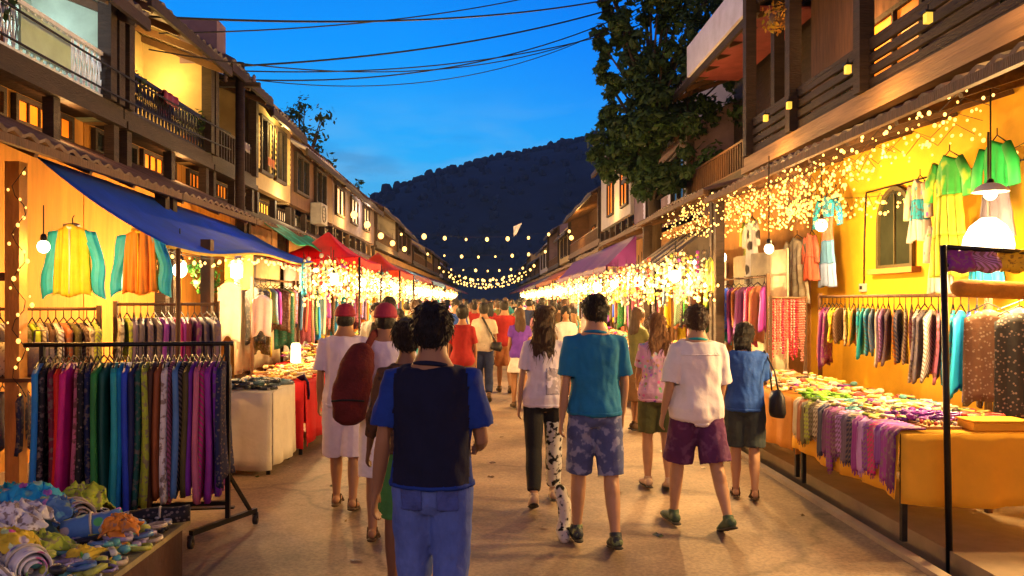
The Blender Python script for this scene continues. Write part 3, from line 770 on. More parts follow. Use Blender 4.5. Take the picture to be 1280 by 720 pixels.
        for f, (o_, L_) in enumerate(((.03,.066),(.01,.075),(-.01,.07),(-.03,.056))):
            b0 = w_+d2*.08+X*o_
            c1 = b0+d2*L_*.5-Y*.006; c2 = c1+(d2*.8-Y*.6).normalized()*L_*.32; c3 = c2+(d2*.5-Y*.85).normalized()*L_*.24
            B.tube([b0-d2*.02, b0, c1, c2, c3], [.0095,.0095,.009,.0085,.0075], 7, rnd=True)
        b0 = w_+d2*.025+X*.026
        B.tube([b0, b0+d2*.03+X*.022-Y*.006, b0+d2*.06+X*.026-Y*.014], [.012,.0105,.0085], 7, rnd=True)
        J['sh%d'%i], J['el%d'%i], J['wr%d'%i], J['a1%d'%i], J['a2%d'%i], J['Y%d'%i] = sh, e, w_, d1, d2, Y
    me = remesh(B, vox, 3)
    zc = 0
    if bottom: zc = bottom.get('z', .55)+.02 if bottom['kind'] in ('skirt','dress') else (.9-.43*bottom.get('frac',1)+.03 if bottom.get('frac',1) <= 1.15 else .2)
    xm = .2*broad
    nrm = [v_.normal.copy() for v_ in me.vertices]
    for v_, n_ in zip(me.vertices, nrm):
        p_ = v_.co
        if zc and zc < p_.z < 1.4 and abs(p_.x) < xm and not (p_.z < .9 and abs(p_.y) > .2):
            v_.co = p_ - n_*.009
    link_mesh('body', me, skin, t)
    for q in (-1,1):
        e = MB().ball(hd((q*.031,.076,.006)), (.013,.008,.008), 8, 6); link_mesh('eye', e_me(e), eye_m, t)
    # top
    parts = {}
    if top:
        zb = top.get('z', .88); g = top.get('g', .02); fl = top.get('flare', .01); T = MB()
        rr = rings(zb, 1.465, g, g, fl)
        T.tube([p for p, _ in rr], [q for _, q in rr], 22, side=(1,0,0))
        TC = []
        fr_ = top.get('sleeve', .7); sg = top.get('sg', .018)
        if fr_ > 0:
            for i, sx in ((0,-1),(1,1)):
                sh, a1, e, a2 = J['sh%d'%i], J['a1%d'%i], J['el%d'%i], J['a2%d'%i]
                r0 = .052 if not fem else .043
                if fr_ <= 1: TC.append((sh+a1*.285*fr_, a1, .1))
                if fr_ <= 1: T.tube([sh+V((-sx*.07,0,.01)), sh, sh+a1*.285*fr_*.5, sh+a1*.285*fr_], [r0+.006, r0+sg*.7, r0+sg*.8, r0+sg*.9], 14)
                else: T.tube([sh+V((-sx*.07,0,.01)), sh, sh+a1*.15, e, e+a2*.25*(fr_-1)], [r0+.006, r0+sg*.7, r0+sg*.5, r0*.8+sg*.7, r0*.65+sg*.7], 14)
        tm = remesh(T, vox*1.25, 3, top.get('fold', .013), top.get('ff', (11,11,5)), R.uniform(0,50), [(V((0,ln(zb),zb)), V((0,0,-1)), .4)]+TC)
        parts['top'] = link_mesh(top.get('name','shirt'), tm, top['mat'], t)
        if vox < .01:
            patch(parts['top'], 'hem', top['mat'], parts['top'], lambda c, n: c.z < zb+.022 and abs(n.z) < .8, .0035)
            if top.get('yoke'): patch(parts['top'], 'yoke_seam', top['mat'], parts['top'], lambda c, n: n.y < -.2 and abs(c.z-1.36-.0*c.x) < .008 and abs(c.x) < .16, .003)
        if top.get('collar'):
            n = prof[-2]; cpt = []
            c_ = MB(); zc = 1.475
            c_.tube([V((.07*math.cos(a), .062*math.sin(a)-.012+ln(1.5), zc+.012*math.sin(a+3.6))) for a in [2*PI*k/20 for k in range(21)]], [(.012,.022)]*21, 8)
            parts['collar'] = link_mesh('collar', e_me(c_), top['collar'], t)
    if bottom:
        kd = bottom['kind']; g = bottom.get('g', .014); T = MB()
        zw = 1.01; BC = []
        if kd == 'skirt' or kd == 'dress':
            z0 = bottom.get('z', .55); BC.append((V((0,0,z0)), V((0,0,-1)), .5)); fl = bottom.get('flare', .09)
            rr = rings(.86, zw, g, g)
            w0 = rr[0][1]
            rr = [(V((0,0,z0)), (w0[0]+fl, w0[1]+fl)), (V((0,0,(z0+.86)/2)), (w0[0]+fl*.55, w0[1]+fl*.6))] + rr
            T.tube([p for p, _ in rr], [q for _, q in rr], 22, side=(1,0,0))
        else:
            rr = rings(.82, zw, g, g)
            T.tube([p for p, _ in rr], [q for _, q in rr], 22, side=(1,0,0))
            fr_ = bottom.get('frac', 1.0)      # 1 = knee, 2 = ankle
            for i, sx in ((0,-1),(1,1)):
                h, d1, k, d2 = J['hip%d'%i], J['d1%d'%i], J['knee%d'%i], J['d2%d'%i]
                if fr_ <= 1.15:
                    BC.append((h+d1*.43*fr_, d1, .16))
                    T.tube([h+V((0,0,.03)), h+d1*.2, h+d1*.43*fr_], [.088+g*.7, .082+g*1.1, .066+g*1.7], 16)
                else:
                    T.tube([h+V((0,0,.03)), h+d1*.16, h+d1*.32, k, k+d2*.15, k+d2*.405*(fr_-1)], [.089+g*.6, .085+g*.7, .071+g*.9, .06+g, .064+g*.9, .042+g*1.5], 16)
        bm_ = remesh(T, vox*1.25, 3, bottom.get('fold', .007), bottom.get('ff', (9,9,11)), R.uniform(0,50), BC)
        parts['bottom'] = link_mesh(bottom.get('name', 'trousers' if kd == 'trousers' else kd), bm_, bottom['mat'], t)
    # shoes
    for i, sx in ((0,-1),(1,1)):
        ft = J['ft%d'%i]
        if shoes is None: continue
        Q = MB()
        if sandals:
            Q.tube([ft((0,-.07,-.086)), ft((0,.03,-.086)), ft((sx*.006,.12,-.086)), ft((sx*.01,.2,-.084))], [(.036,.014),(.036,.014),(.048,.014),(.036,.012)], 12, rnd=True, side=(1,0,0))
            Q.tube([ft((-.046,.11,-.08)), ft((-.02,.1,-.028)), ft((.02,.1,-.026)), ft((.046,.1,-.08))], .011, 8, rnd=True)
            Q.tube([ft((-.036,-.01,-.08)), ft((-.034,.0,-.0)), ft((.034,.0,-.0)), ft((.036,-.01,-.08))], .009, 8, rnd=True)
            link_mesh('sandal', remesh(Q, .007, 1), shoes, t)
        else:
            Q.tube([ft((0,-.05,-.04)), ft((0,.03,-.04)), ft((sx*.006,.12,-.055)), ft((sx*.01,.2,-.063))], [(.041,.042),(.043,.044),(.05,.031),(.038,.02)], 14, rnd=True, side=(1,0,0))
            Q.tube([ft((0,0,.02)), ft((0,-.005,-.04))], [.043,.042], 12)
            so_ = link_mesh('shoe', remesh(Q, .008, 2), shoes, t)
            W = MB(); W.tube([ft((0,-.085,-.08)), ft((0,.03,-.08)), ft((sx*.006,.12,-.08)), ft((sx*.012,.225,-.078))], [(.034,.012),(.043,.012),(.051,.012),(.03,.01)], 12, rnd=True, side=(1,0,0))
            link_mesh('sole', e_me(W), sole_m, so_)
    # hair
    ht, hm_ = hair[:2]; hm_ = hm_ or hair_m
    Q = MB()
    if ht in ('short','long','bob','crop','bun','veil'):
        g = .012 if ht == 'crop' else .02
        Q.ball(hd((0,-.016,.032)), (.086+g*.6,.094+g*.7,.092+g), 18, 14, rot=HR)
        Q.ball(hd((0,-.045,-.01)), (.068+g*.5,.05+g,.07), 14, 10, rot=HR)
        if ht in ('long','bob','veil'):
            zl = hair[2] if len(hair) > 2 else (-.42 if ht == 'long' else -.13)
            wd = .085 if ht != 'veil' else .11
            Q.tube([hd((0,-.05,.03)), hd((0,-.075,-.06)), hd((0,-.088,-.16)), hd((0,-.1,zl*.75)), hd((0,-.1,zl))], [(.085,.055),(wd+.012,.05),(wd+.025,.04),(wd+.012,.032),(.05,.015)] if ht == 'long' else [(.088,.06),(wd+.005,.055),(wd,.05),(wd*.9,.045),(.06,.03)], 14, side=(1,0,0))
        if ht == 'bun': Q.ball(hd((0,-.11,.06)), (.045,.04,.045), 12, 10)
        hmsh = remesh(Q, vox*1.1, 1, .008, (30,30,6) if ht != 'short' else (28,28,22), R.uniform(0,50))
        ho_ = link_mesh('hair' if ht != 'veil' else 'headscarf', hmsh, hm_, t)
        if vox < .01:
            K = MB(); nv_ = len(hmsh.vertices)
            for _ in range(420):
                v_ = hmsh.vertices[R.randrange(nv_)]; n_ = v_.normal.copy(); p_ = v_.co.copy()
                dn = V((0,-.25,-1)); dn = dn - n_*dn.dot(n_)
                if dn.length < .2: dn = V((R.uniform(-1,1), -1, 0)); dn = dn - n_*dn.dot(n_)
                dn = (dn.normalized()+V((R.uniform(-.5,.5),R.uniform(-.5,.5),0))).normalized(); L_ = R.uniform(.02,.045)*(2.2 if ht == 'long' else 1)
                lift = R.uniform(.02,.14)
                K.tube([p_-n_*.003, p_+dn*L_*.5+n_*L_*lift, p_+dn*L_+n_*L_*lift*.7], [.0035,.003,.0006], 4)
            link_mesh('hair_strands', e_me(K), hm_, ho_)
    if ht == 'cap':
        Q.ball(hd((0,-.02,-.005)), (.08,.094,.09), 16, 12, rot=HR)
        link_mesh('hair', remesh(Q, vox*1.1, 1, .004, (25,25,20)), hair_m, t)
        Q = MB(); Q.ball(hd((0,-.01,.05)), (.089,.104,.085), 18, 12, rot=HR)
        Q.tube([hd((0,.07,.035)), hd((0,.13,.028)), hd((0,.165,.018))], [(.075,.012),(.07,.01),(.045,.008)], 12, side=(1,0,0), rnd=True)
        Q.tube([hd((.089*math.cos(a),-.01+.104*math.sin(a),.03)) for a in [2*PI*k/24 for k in range(25)]], .006, 6)
        link_mesh('cap', remesh(Q, .007, 1), hm_, t)
    zmin = min(min((J['ft%d'%i](p).z) for p in ((0,-.08,-.09),(0,.19,-.088),(0,.22,-.088))) for i in (0,1))
    t['_z'] = zmin
    if extras: extras(t, J, parts, hd, ln)
    t.location = (loc[0], loc[1], (loc[2] if len(loc) > 2 else 0) - zmin*s); t.rotation_euler = (0,0,rot); t.scale = (s,s,s)
    J['root'] = t; J['s'] = s
    del t['_z']
    return t, J, parts
def e_me(mb):
    me = bpy.data.meshes.new('m'); me.from_pydata(mb.v, [], mb.f); me.update(); me.polygons.foreach_set('use_smooth', [True]*len(me.polygons)); return me
def jw(J, p):
    """a figure's own point in world space"""
    t = J['root']; return t.location + (Matrix.Rotation(t.rotation_euler[2],3,'Z') @ (V(p)*J['s']))

# cloths
royal = M('cloth_royal', (.008,.04,.26), .85, .15, 8, .08)
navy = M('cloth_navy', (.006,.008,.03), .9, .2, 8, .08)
denim = M('cloth_denim', (.1,.16,.46), .9, .3, 7, .2, stretch=(1,1,.6))
teal = M('cloth_teal', (.01,.17,.36), .85, .15, 8, .08)
shorts_b = M('cloth_shorts_blue', (.08,.1,.24), .9, .2, 9, .1, pat='print', col2=(.25,.27,.42), bscale=16)
white_c = M('cloth_white', (.78,.72,.74), .9, .1, 6, .08)
white_l = M('cloth_lilac_white', (.7,.62,.72), .9, .1, 6, .08)
black_c = M('cloth_black', (.012,.012,.014), .85, .2, 8, .08)
print_p = M('cloth_purple_print', (.55,.32,.5), .85, .15, 8, .08, pat='floral', col2=(.3,.08,.25), bscale=22)
olive_c = M('cloth_olive', (.075,.085,.03), .9, .2, 8, .1)
plum = M('cloth_plum', (.09,.02,.085), .9, .2, 8, .1, pat='print', col2=(.14,.05,.13), bscale=12)
blue_c = M('cloth_blue', (.02,.08,.36), .85, .2, 8, .1)
char_c = M('cloth_charcoal', (.035,.045,.045), .9, .2, 8, .1)
maroon = M('cloth_maroon', (.11,.012,.012), .85, .35, 9, .2)
pinkcap = M('cloth_pinkred', (.35,.03,.07), .8, .2, 9, .1)
redcap = M('cloth_redcap', (.3,.02,.05), .8, .2, 9, .1)
green_c = M('cloth_green', (.06,.22,.05), .85, .2, 8, .1)
bw_print = M('cloth_bw_print', (.6,.58,.55), .85, .1, 8, .05, pat='print', col2=(.01,.01,.012), bscale=20)
sneak = M('sneaker_dark', (.03,.04,.05), .6, .3, 18, .1, pat='print', col2=(.18,.24,.1), bscale=28)
sneak2 = M('sneaker_green', (.05,.09,.05), .6, .3, 18, .1)
sand_m = M('sandal_brown', (.08,.045,.02), .7, .2, 10, .1)
sneak_w = M('sneaker_pale', (.5,.35,.25), .6, .2, 10, .1)
teal_l = M('cloth_turquoise', (.02,.32,.35), .8, .1, 8, .05)
leather = M('leather_black', (.02,.018,.018), .45, .2, 12, .1)

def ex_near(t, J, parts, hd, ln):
    b = parts['bottom']
    for sx in (-1,1):
        patch(b, 'back_pocket', M('denim_dark', (.06,.09,.3), .9, .3, 9, .2), t, lambda c, n, sx=sx: n.y < -.35 and .035 < c.x*sx < .125 and .84+.05*abs(c.x*sx-.08) < c.z < .96, .005)
    patch(b, 'waistband', M('denim_dark', (.06,.09,.3)), t, lambda c, n: .965 < c.z < 1.0 and abs(n.z) < .7, .006)
    patch(parts['top'], 'shirt_shade', navy, t, lambda c, n: abs(c.x) < .168-.5*max(0,c.z-1.42) and c.z < 1.485 and c.z > .9, .003)  # navy layer paints the shaded middle of the blue shirt
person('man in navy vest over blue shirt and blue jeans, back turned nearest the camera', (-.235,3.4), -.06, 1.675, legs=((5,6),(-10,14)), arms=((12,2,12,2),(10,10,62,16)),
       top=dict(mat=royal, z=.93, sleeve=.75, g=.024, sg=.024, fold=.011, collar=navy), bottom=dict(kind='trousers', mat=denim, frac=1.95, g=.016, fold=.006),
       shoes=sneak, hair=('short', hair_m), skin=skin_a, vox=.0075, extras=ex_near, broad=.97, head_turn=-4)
person('broad man in teal polo shirt and patterned blue knee shorts', (.735,5.5), .05, 1.73, legs=((10,6),(-7,10)), arms=((9,-4,10,3),(9,4,14,8)),
       top=dict(mat=teal, z=.9, sleeve=.85, g=.024, sg=.022, collar=teal), bottom=dict(kind='shorts', mat=shorts_b, frac=1.0, g=.018), shoes=sneak, hair=('crop', hair_m), skin=skin_b, broad=.97, head_turn=6, stance=2)
def ex_legging(t, J, parts, hd, ln):
    patch(parts['bottom'], 'patterned_leg', bw_print, t, lambda c, n: c.x > .03 and c.z < .72, .004)
    patch(parts['top'], 'shirt_print', M('cloth_print_grey', (.35,.3,.36), .85, .2, 8, .05, pat='print', col2=(.7,.62,.72), bscale=18), t, lambda c, n: n.y < -.2 and c.x > .02 and .98 < c.z < 1.2, .003)
person('woman with long dark hair in white tee and black leggings', (.46,6.6), -.05, 1.64, fem=True, legs=((-12,14),(12,4)), arms=((10,-8,16,4),(8,8,14)),
       top=dict(mat=white_l, z=.86, sleeve=.8, g=.025, flare=.02, fold=.012), bottom=dict(kind='trousers', name='leggings', mat=black_c, frac=1.9, g=.011, fold=.002), shoes=sneak_w, hair=('long', hair_br, -.43), skin=skin_b, extras=ex_legging)
person('girl with long chestnut hair in purple printed top and olive shorts', (1.52,7.2), .04, 1.57, fem=True, legs=((4,6),(-5,8)), arms=((7,16,40,14),(7,10,30,14)),
       top=dict(mat=print_p, z=.86, sleeve=.75, g=.022, flare=.02), bottom=dict(kind='shorts', mat=olive_c, frac=.85, g=.02, name='shorts'), shoes=sneak_w, hair=('long', hair_lt, -.4), skin=skin_b)
person('heavy man in loose white tee with turquoise collar and plum shorts', (1.55,5.95), .1, 1.66, legs=((12,8),(-14,12)), arms=((13,-6,22,6),(10,4,24,8)),
       top=dict(mat=white_c, z=.8, sleeve=1.0, g=.036, sg=.032, flare=.03, fold=.017, ff=(7,7,4), collar=teal_l, yoke=True), bottom=dict(kind='shorts', mat=plum, frac=.95, g=.034), shoes=sneak2, hair=('short', hair_br), skin=skin_b, broad=.98, stance=5)
person('boy in blue tee and charcoal shorts beside the jewellery table', (2.2,6.85), -.25, 1.5, legs=((3,4),(-4,6)), arms=((8,2,20,6),(9,24,55,10)),
       top=dict(mat=blue_c, z=.86, sleeve=.85, g=.03, sg=.025, flare=.015), bottom=dict(kind='shorts', mat=char_c, frac=.95, g=.03), shoes=sand_m, sandals=True, hair=('bob', hair_m, -.1), skin=skin_b, head_turn=-18)
person('man in white tee and long white shorts wearing a red cap', (-1.16,6.5), .02, 1.66, legs=((8,6),(-6,10)), arms=((10,2,16,4),(8,2,14)),
       top=dict(mat=white_l, z=.86, sleeve=.85, g=.03, sg=.028), bottom=dict(kind='shorts', mat=white_l, frac=1.12, g=.034), shoes=sand_m, sandals=True, hair=('cap', redcap), skin=skin_a)
person('man in pale tee and white shorts wearing a pink cap', (-.73,5.7), .05, 1.67, legs=((-4,8),(6,4)), arms=((12,-14,34,22),(10,-4,20)),
       top=dict(mat=white_l, z=.88, sleeve=.75, g=.022), bottom=dict(kind='shorts', mat=white_c, frac=1.08, g=.03), shoes=sand_m, sandals=True, hair=('cap', pinkcap), skin=skin_a)
bp = MB()
bpk = [((-.945,5.47,.86),.07,.05),((-.945,5.46,.9),.115,.085),((-.935,5.45,1.03),.13,.1),((-.915,5.46,1.16),.125,.095),((-.885,5.48,1.28),.115,.085),((-.86,5.5,1.36),.085,.065),((-.85,5.52,1.39),.04,.03)]
def bsp(u, k):
    u = u*(len(bpk)-1); i = min(int(u), len(bpk)-2); f_ = u-i; f_ = f_
    return V(bpk[i][0]).lerp(V(bpk[i+1][0]), f_), bpk[i][1]+(bpk[i+1][1]-bpk[i][1])*f_, bpk[i][2]+(bpk[i+1][2]-bpk[i][2])*f_
rows = [bsp(i/30, 0) for i in range(31)]
bp.tube([q[0] for q in rows], [(q[1], q[2]) for q in rows], 40, side=(1,.1,0))
for i, p in enumerate(bp.v):
    ax = rows[min(30, i//40)][0]; q = V(p)-ax; k = 1+.1*noise.noise(V((p[0]*7, p[1]*7, p[2]*9)))+.06*noise.noise(V((p[0]*19, 3, p[2]*13+p[0]*20)))
    bp.v[i] = tuple(ax+q*k)
bt = thing('shoulder_bag', 'maroon cloth bag slung over the back of the pink capped man', 'bag', (-.93,5.46,.86))
link_b = bp.build('bag_body', maroon, bt, True)
MB().tube([(-1.05,5.372,1.02),(-.98,5.345,1.03),(-.9,5.345,1.03),(-.83,5.37,1.02)], .007, 6).build('zip_line', black_c, bt, True)
MB().tube([(-.84,5.51,1.36),(-.8,5.6,1.46),(-.77,5.7,1.475),(-.73,5.8,1.42),(-.66,5.84,1.3)], [(.03,.006)]*5, 8).build('strap', maroon, bt, True)
person('woman in brown patterned shawl and green skirt partly hidden behind the near man', (-.46,4.55), .12, 1.58, fem=True, legs=((6,4),(-6,8)), arms=((14,4,22,6),(8,10,30)),
       top=dict(mat=M('cloth_brown_print', (.1,.045,.02), .85, .3, 9, .1, pat='print', col2=(.03,.02,.015), bscale=14), z=.9, sleeve=1.6, g=.022, sg=.02), bottom=dict(kind='skirt', mat=green_c, z=.5, flare=.05), shoes=sneak, hair=('bun', hair_m), skin=skin_c)

# a patterned boot-like sock left standing on the road
st = MB(); st.tube([(.52,5.75,.33),(.545,5.72,.24),(.545,5.7,.14),(.53,5.69,.06),(.535,5.62,.03)], [.045,.05,.045,.05,.04], 14, rnd=True)
o = st.build('patterned_sock', bw_print, None, True); tag(o, 'empty black and white patterned sock standing on the road', 'sock')
# bag carried by the boy
bg_ = thing('handbag', 'black handbag hanging at the right hip of the boy', 'bag', (2.43,6.74,.72))
MB().tube([(2.43,6.72,.72),(2.43,6.72,.76),(2.43,6.73,.88),(2.42,6.74,.94)], [(.05,.1),(.06,.13),(.055,.12),(.02,.1)], 14, side=(1,0,0)).build('bag_body', leather, bg_, True)
MB().tube([(2.42,6.66,.93),(2.4,6.7,1.1),(2.34,6.78,1.27),(2.4,6.82,1.1),(2.42,6.82,.93)], .008, 6).build('strap', leather, bg_, True)

# middle distance and the crowd: templates, each copied with its own clothes
CL = {}
for nm, c in dict(white=(.7,.65,.6), cream=(.6,.5,.35), red=(.3,.015,.015), orange=(.34,.13,.05), pink=(.45,.2,.24), magenta=(.4,.03,.2), purple=(.13,.04,.4), blue=(.03,.09,.4), navy=(.02,.03,.09), teal=(.02,.2,.25), green=(.05,.2,.06), olive=(.12,.12,.04), yellow=(.6,.4,.05), brown=(.14,.07,.03), grey=(.2,.2,.2), black=(.015,.015,.015)).items():
    CL[nm] = M('crowd_'+nm, c, .85, .25, 7, .1)
def tmpl(label, loc, rot, H, fem, legs, arms, sleeve, botk, frac, hair, topc, botc, z=.87, **kw):
    bt = dict(kind=botk, mat=CL[botc], g=.018, name='bottoms')
    if botk == 'skirt': bt.update(z=frac, flare=.07)
    else: bt['frac'] = frac
    return person(label, loc, rot, H, fem=fem, legs=legs, arms=arms, top=dict(mat=CL[topc], z=z, sleeve=sleeve, g=.022, name='shirt'), bottom=bt, shoes=sand_m, hair=hair, vox=.016, group='people walking down the market street', **kw)[0]
# facing away (walking on) templates
T = [tmpl('man in cream shirt and dark blue jeans walking mid street with a crossbody strap', (-.07,13.4), .03, 1.64, False, ((8,4),(-10,14)), ((10,2,12),(9,4,14)), .8, 'trousers', 1.9, ('short', hair_m), 'cream', 'navy'),
     tmpl('woman in purple top and white short skirt in mid street', (.49,12.4), .1, 1.56, True, ((8,4),(-8,10)), ((8,2,14),(9,6,20)), .6, 'skirt', .62, ('long', hair_br, -.34), 'purple', 'white'),
     tmpl('woman in red top and dark red trousers seen past the near man', (-.34,10.6), -.05, 1.62, True, ((6,4),(-6,10)), ((9,3,14),(9,3,14)), .8, 'trousers', 1.9, ('bun', hair_m), 'red', 'brown'),
     tmpl('man in red tee and orange shorts in mid street', (.3,14.6), .1, 1.68, False, ((7,4),(-9,12)), ((10,2,12),(9,4,14)), .8, 'shorts', 1.0, ('crop', hair_m), 'red', 'orange'),
     tmpl('man in black tee and grey trousers behind the capped men', (-1.15,9.3), -.1, 1.72, False, ((7,4),(-9,12)), ((10,12,40),(9,14,44)), .8, 'trousers', 1.9, ('short', hair_m), 'black', 'grey'),
     tmpl('woman in olive top and long brown skirt shopping at the right hand stalls', (1.95,10.4), -1.0, 1.6, True, ((3,4),(-3,6)), ((8,14,40),(9,14,44)), .5, 'skirt', .4, ('long', hair_br, -.3), 'olive', 'brown')]
# facing the camera
F = [tmpl('man in blue floral shirt walking towards the camera left of the cream shirt', (-.62,15.5), PI, 1.7, False, ((8,4),(-10,14)), ((10,2,12),(9,4,14)), .8, 'trousers', 1.9, ('short', hair_m), 'blue', 'black'),
     tmpl('woman in pink top walking towards the camera on the right', (1.05,16.5), PI+.1, 1.6, True, ((8,4),(-8,10)), ((8,2,14),(9,6,20)), .6, 'skirt', .5, ('long', hair_m, -.3), 'pink', 'cream')]
bagm = thing('crossbody_bag', 'small dark bag worn across the back of the cream shirted man', 'bag', (.14,13.3,.95))
MB().tube([(-.1,13.27,1.42),(-.03,13.25,1.3),(.07,13.26,1.12),(.13,13.3,1.0)], [(.022,.006)]*4, 6).build('strap', leather, bagm, True)
MB().tube([(.13,13.27,.86),(.14,13.27,.9),(.14,13.28,1.0)], [(.08,.03),(.1,.05),(.08,.03)], 10, side=(1,0,0)).build('bag_body', leather, bagm, True)
names = list(CL); used = set()
tops = names; hairs = ['hair']
placed = [(-.07,13.4),(.49,12.4),(-.34,10.6),(.3,14.6),(-1.15,9.3),(1.95,10.4),(-.62,15.5),(1.05,16.5)]
k = 0; tries = 0
while k < 175 and tries < 5000:
    tries += 1
    u = R.random()
    y = 11.5 + 66*(u**1.25)
    x = R.uniform(-2.0, 2.1)
    if y < 21 and -.6 < x < 1.0: continue
    if y < 13.5 and not (1.0 < x or x < -.8): continue
    if any((x-a)**2+(y-b)**2 < .4**2 for a, b in placed): continue
    tp = R.choice(tops+['white','cream','white','grey','navy','black','brown','cream','teal','olive']); bt = R.choice(['black','navy','grey','blue','white','cream','olive','brown','red','purple'])
    pool = T if R.random() < .62 else F
    src = R.choice(pool); i = pool.index(src)
    fem = (pool is T and i in (1,2,5)) or (pool is F and i == 1)
    bot = {0:'trousers',1:'short skirt',2:'trousers',3:'shorts',4:'trousers',5:'long skirt'}[i] if pool is T else ('trousers' if i == 0 else 'skirt')
    lab = f"{'woman' if fem else 'man'} in {tp} top and {bt} {bot} {'walking away' if pool is T else 'facing the camera'} in the crowd"
    if lab in used: continue
    used.add(lab); placed.append((x,y))
    rz = R.uniform(-.25,.25) + (0 if pool is T else PI)
    if abs(x) > 1.6 and R.random() < .6: rz = (1 if x < 0 else -1)*R.uniform(.8,1.5)
    s0 = src.scale[0]*R.uniform(.94,1.05)
    base = src.location[2]/src.scale[0]
    c = copy_thing(src, (x, y, base*s0), rz, lab, 'people walking down the market street',
                   {'shirt': CL[tp], 'bottoms': CL[bt], 'body': R.choice([skin_a,skin_b,skin_c]), 'hair': R.choice([hair_m,hair_m,hair_br])}, s0)
    k += 1
bpy.data.scenes.remove(PSC); bpy.data.collections.remove(TMP)

# ------------------------------------------------------------------ lamps
def lamp_bulb(label, loc, r=.06, drop=.3, p=30, col=WARM, mat=None, group='bare bulbs over the stalls', shade=None):
    t = thing('hanging_lamp', label, 'lamp', loc, group)
    x, y, z = loc
    MB().tube([(x,y,z+r+.03),(x,y,z+r+drop)], .006, 5).build('cord', wire_m, t)
    MB().lathe((x,y,z+r*.8), [(.02,0),(.026,.02),(.022,.06),(.008,.07)], 10).build('socket', black_metal, t, True)
    MB().ball((x,y,z), (r,r,r*1.1), 12, 9).build('bulb', mat or bulb_w, t, True)
    if shade:
        m = MB()
        m.sheet(lambda u, v: (x+(.02+r*2.2*v)*math.cos(2*PI*u), y+(.02+r*2.2*v)*math.sin(2*PI*u), z+r*1.6-r*1.4*v*v), 20, 5, .004); m.build('lamp_shade', shade, t, True)
    if p: light((x,y,z-r*1.15-.035), col, p)
    return t
bulb_me = {}
def fairy(label, pts, n, r=.012, mat=None, group='fairy light strings', jit=.02, sway=0, far=False, wire=True, category='string lights', name='string_lights', wr=.004):
    pts = [V(p) for p in pts]
    segs = [(a, b, (b-a).length) for a, b in zip(pts, pts[1:])]; T_ = sum(s_[2] for s_ in segs)
    mid = pts[len(pts)//2]
    t = thing(name, label, category, mid, group)
    if wire: MB().tube(pts, wr, 4).build('wire', wire_m, t)
    m = mat or bulb_s
    P_ = []
    for i in range(n):
        d_ = T_*(i+.5)/n
        for a, b, l in segs:
            if d_ <= l: p = a.lerp(b, d_/l); break
            d_ -= l
        P_.append(p+V((R.uniform(-jit,jit),R.uniform(-jit,jit),-sway*R.random()-r)))
    if far:
        mb = MB()
        for p in P_: mb.ball(p, r*R.uniform(.8,1.2), 6, 4)
        kind(mb.build('bulbs', m, t), 'stuff')
    else:
        key = (r, m.name)
        if key not in bulb_me:
            mm_ = MB().ball((0,0,0), (r,r,r*1.25), 8, 6); me = bpy.data.meshes.new('bulb'); me.from_pydata(mm_.v,[],mm_.f); me.polygons.foreach_set('use_smooth',[True]*len(me.polygons)); me.materials.append(m); bulb_me[key] = me
        for p in P_:
            o = bpy.data.objects.new('bulb', bulb_me[key]); C.objects.link(o); o.parent = t; o.location = p-mid; o.scale = (R.choice((.6,.75,.9,1,1.25)),)*3
    return t
def catenary(a, b, sag, n=14):
    a = V(a); b = V(b); return [a.lerp(b, i/n)-V((0,0,4*sag*(i/n)*(1-i/n))) for i in range(n+1)]
ordn = ['nearest','second','third','fourth','fifth','sixth','seventh','eighth','ninth','tenth','eleventh','twelfth','thirteenth','fourteenth','fifteenth','sixteenth','seventeenth','eighteenth']
# festoons across the street
fest = [(29.5,4.35,.33,9,.07),(41,4.3,.3,8,.075),(52,4.0,.3,9,.07),(62,4.15,.75,24,.075),(70,4.0,.8,26,.08),(79,3.8,.7,28,.07)]
for i, (y, z, s_, n, r) in enumerate(fest):
    fairy(f'{ordn[i]} festoon of round bulbs strung across the street between the eaves', catenary((-3.5,y-.6,z-.1),(3.4,y+.6,z+.1),s_), n, r, bulb_y, 'festoons across the street', .03 if i < 3 else .12, .05 if i < 3 else .15, name='festoon_lights')
    if i < 6: light((0,y,z-s_-.5), WARM, 26, .3)
# small lit flag hung on the first festoon
o = MB().sheet(lambda u, v: (.95+.3*u*(1-.6*v), 29.6+.03*math.sin(u*5), 4.05+.38*(1-v)+.12*u), 4, 5, .01).build('pennant', M('cloth_pennant', (.6,.58,.6), .8, .2, 6, .05)); tag(o, 'pale pennant hanging from the nearest festoon', 'pennant')

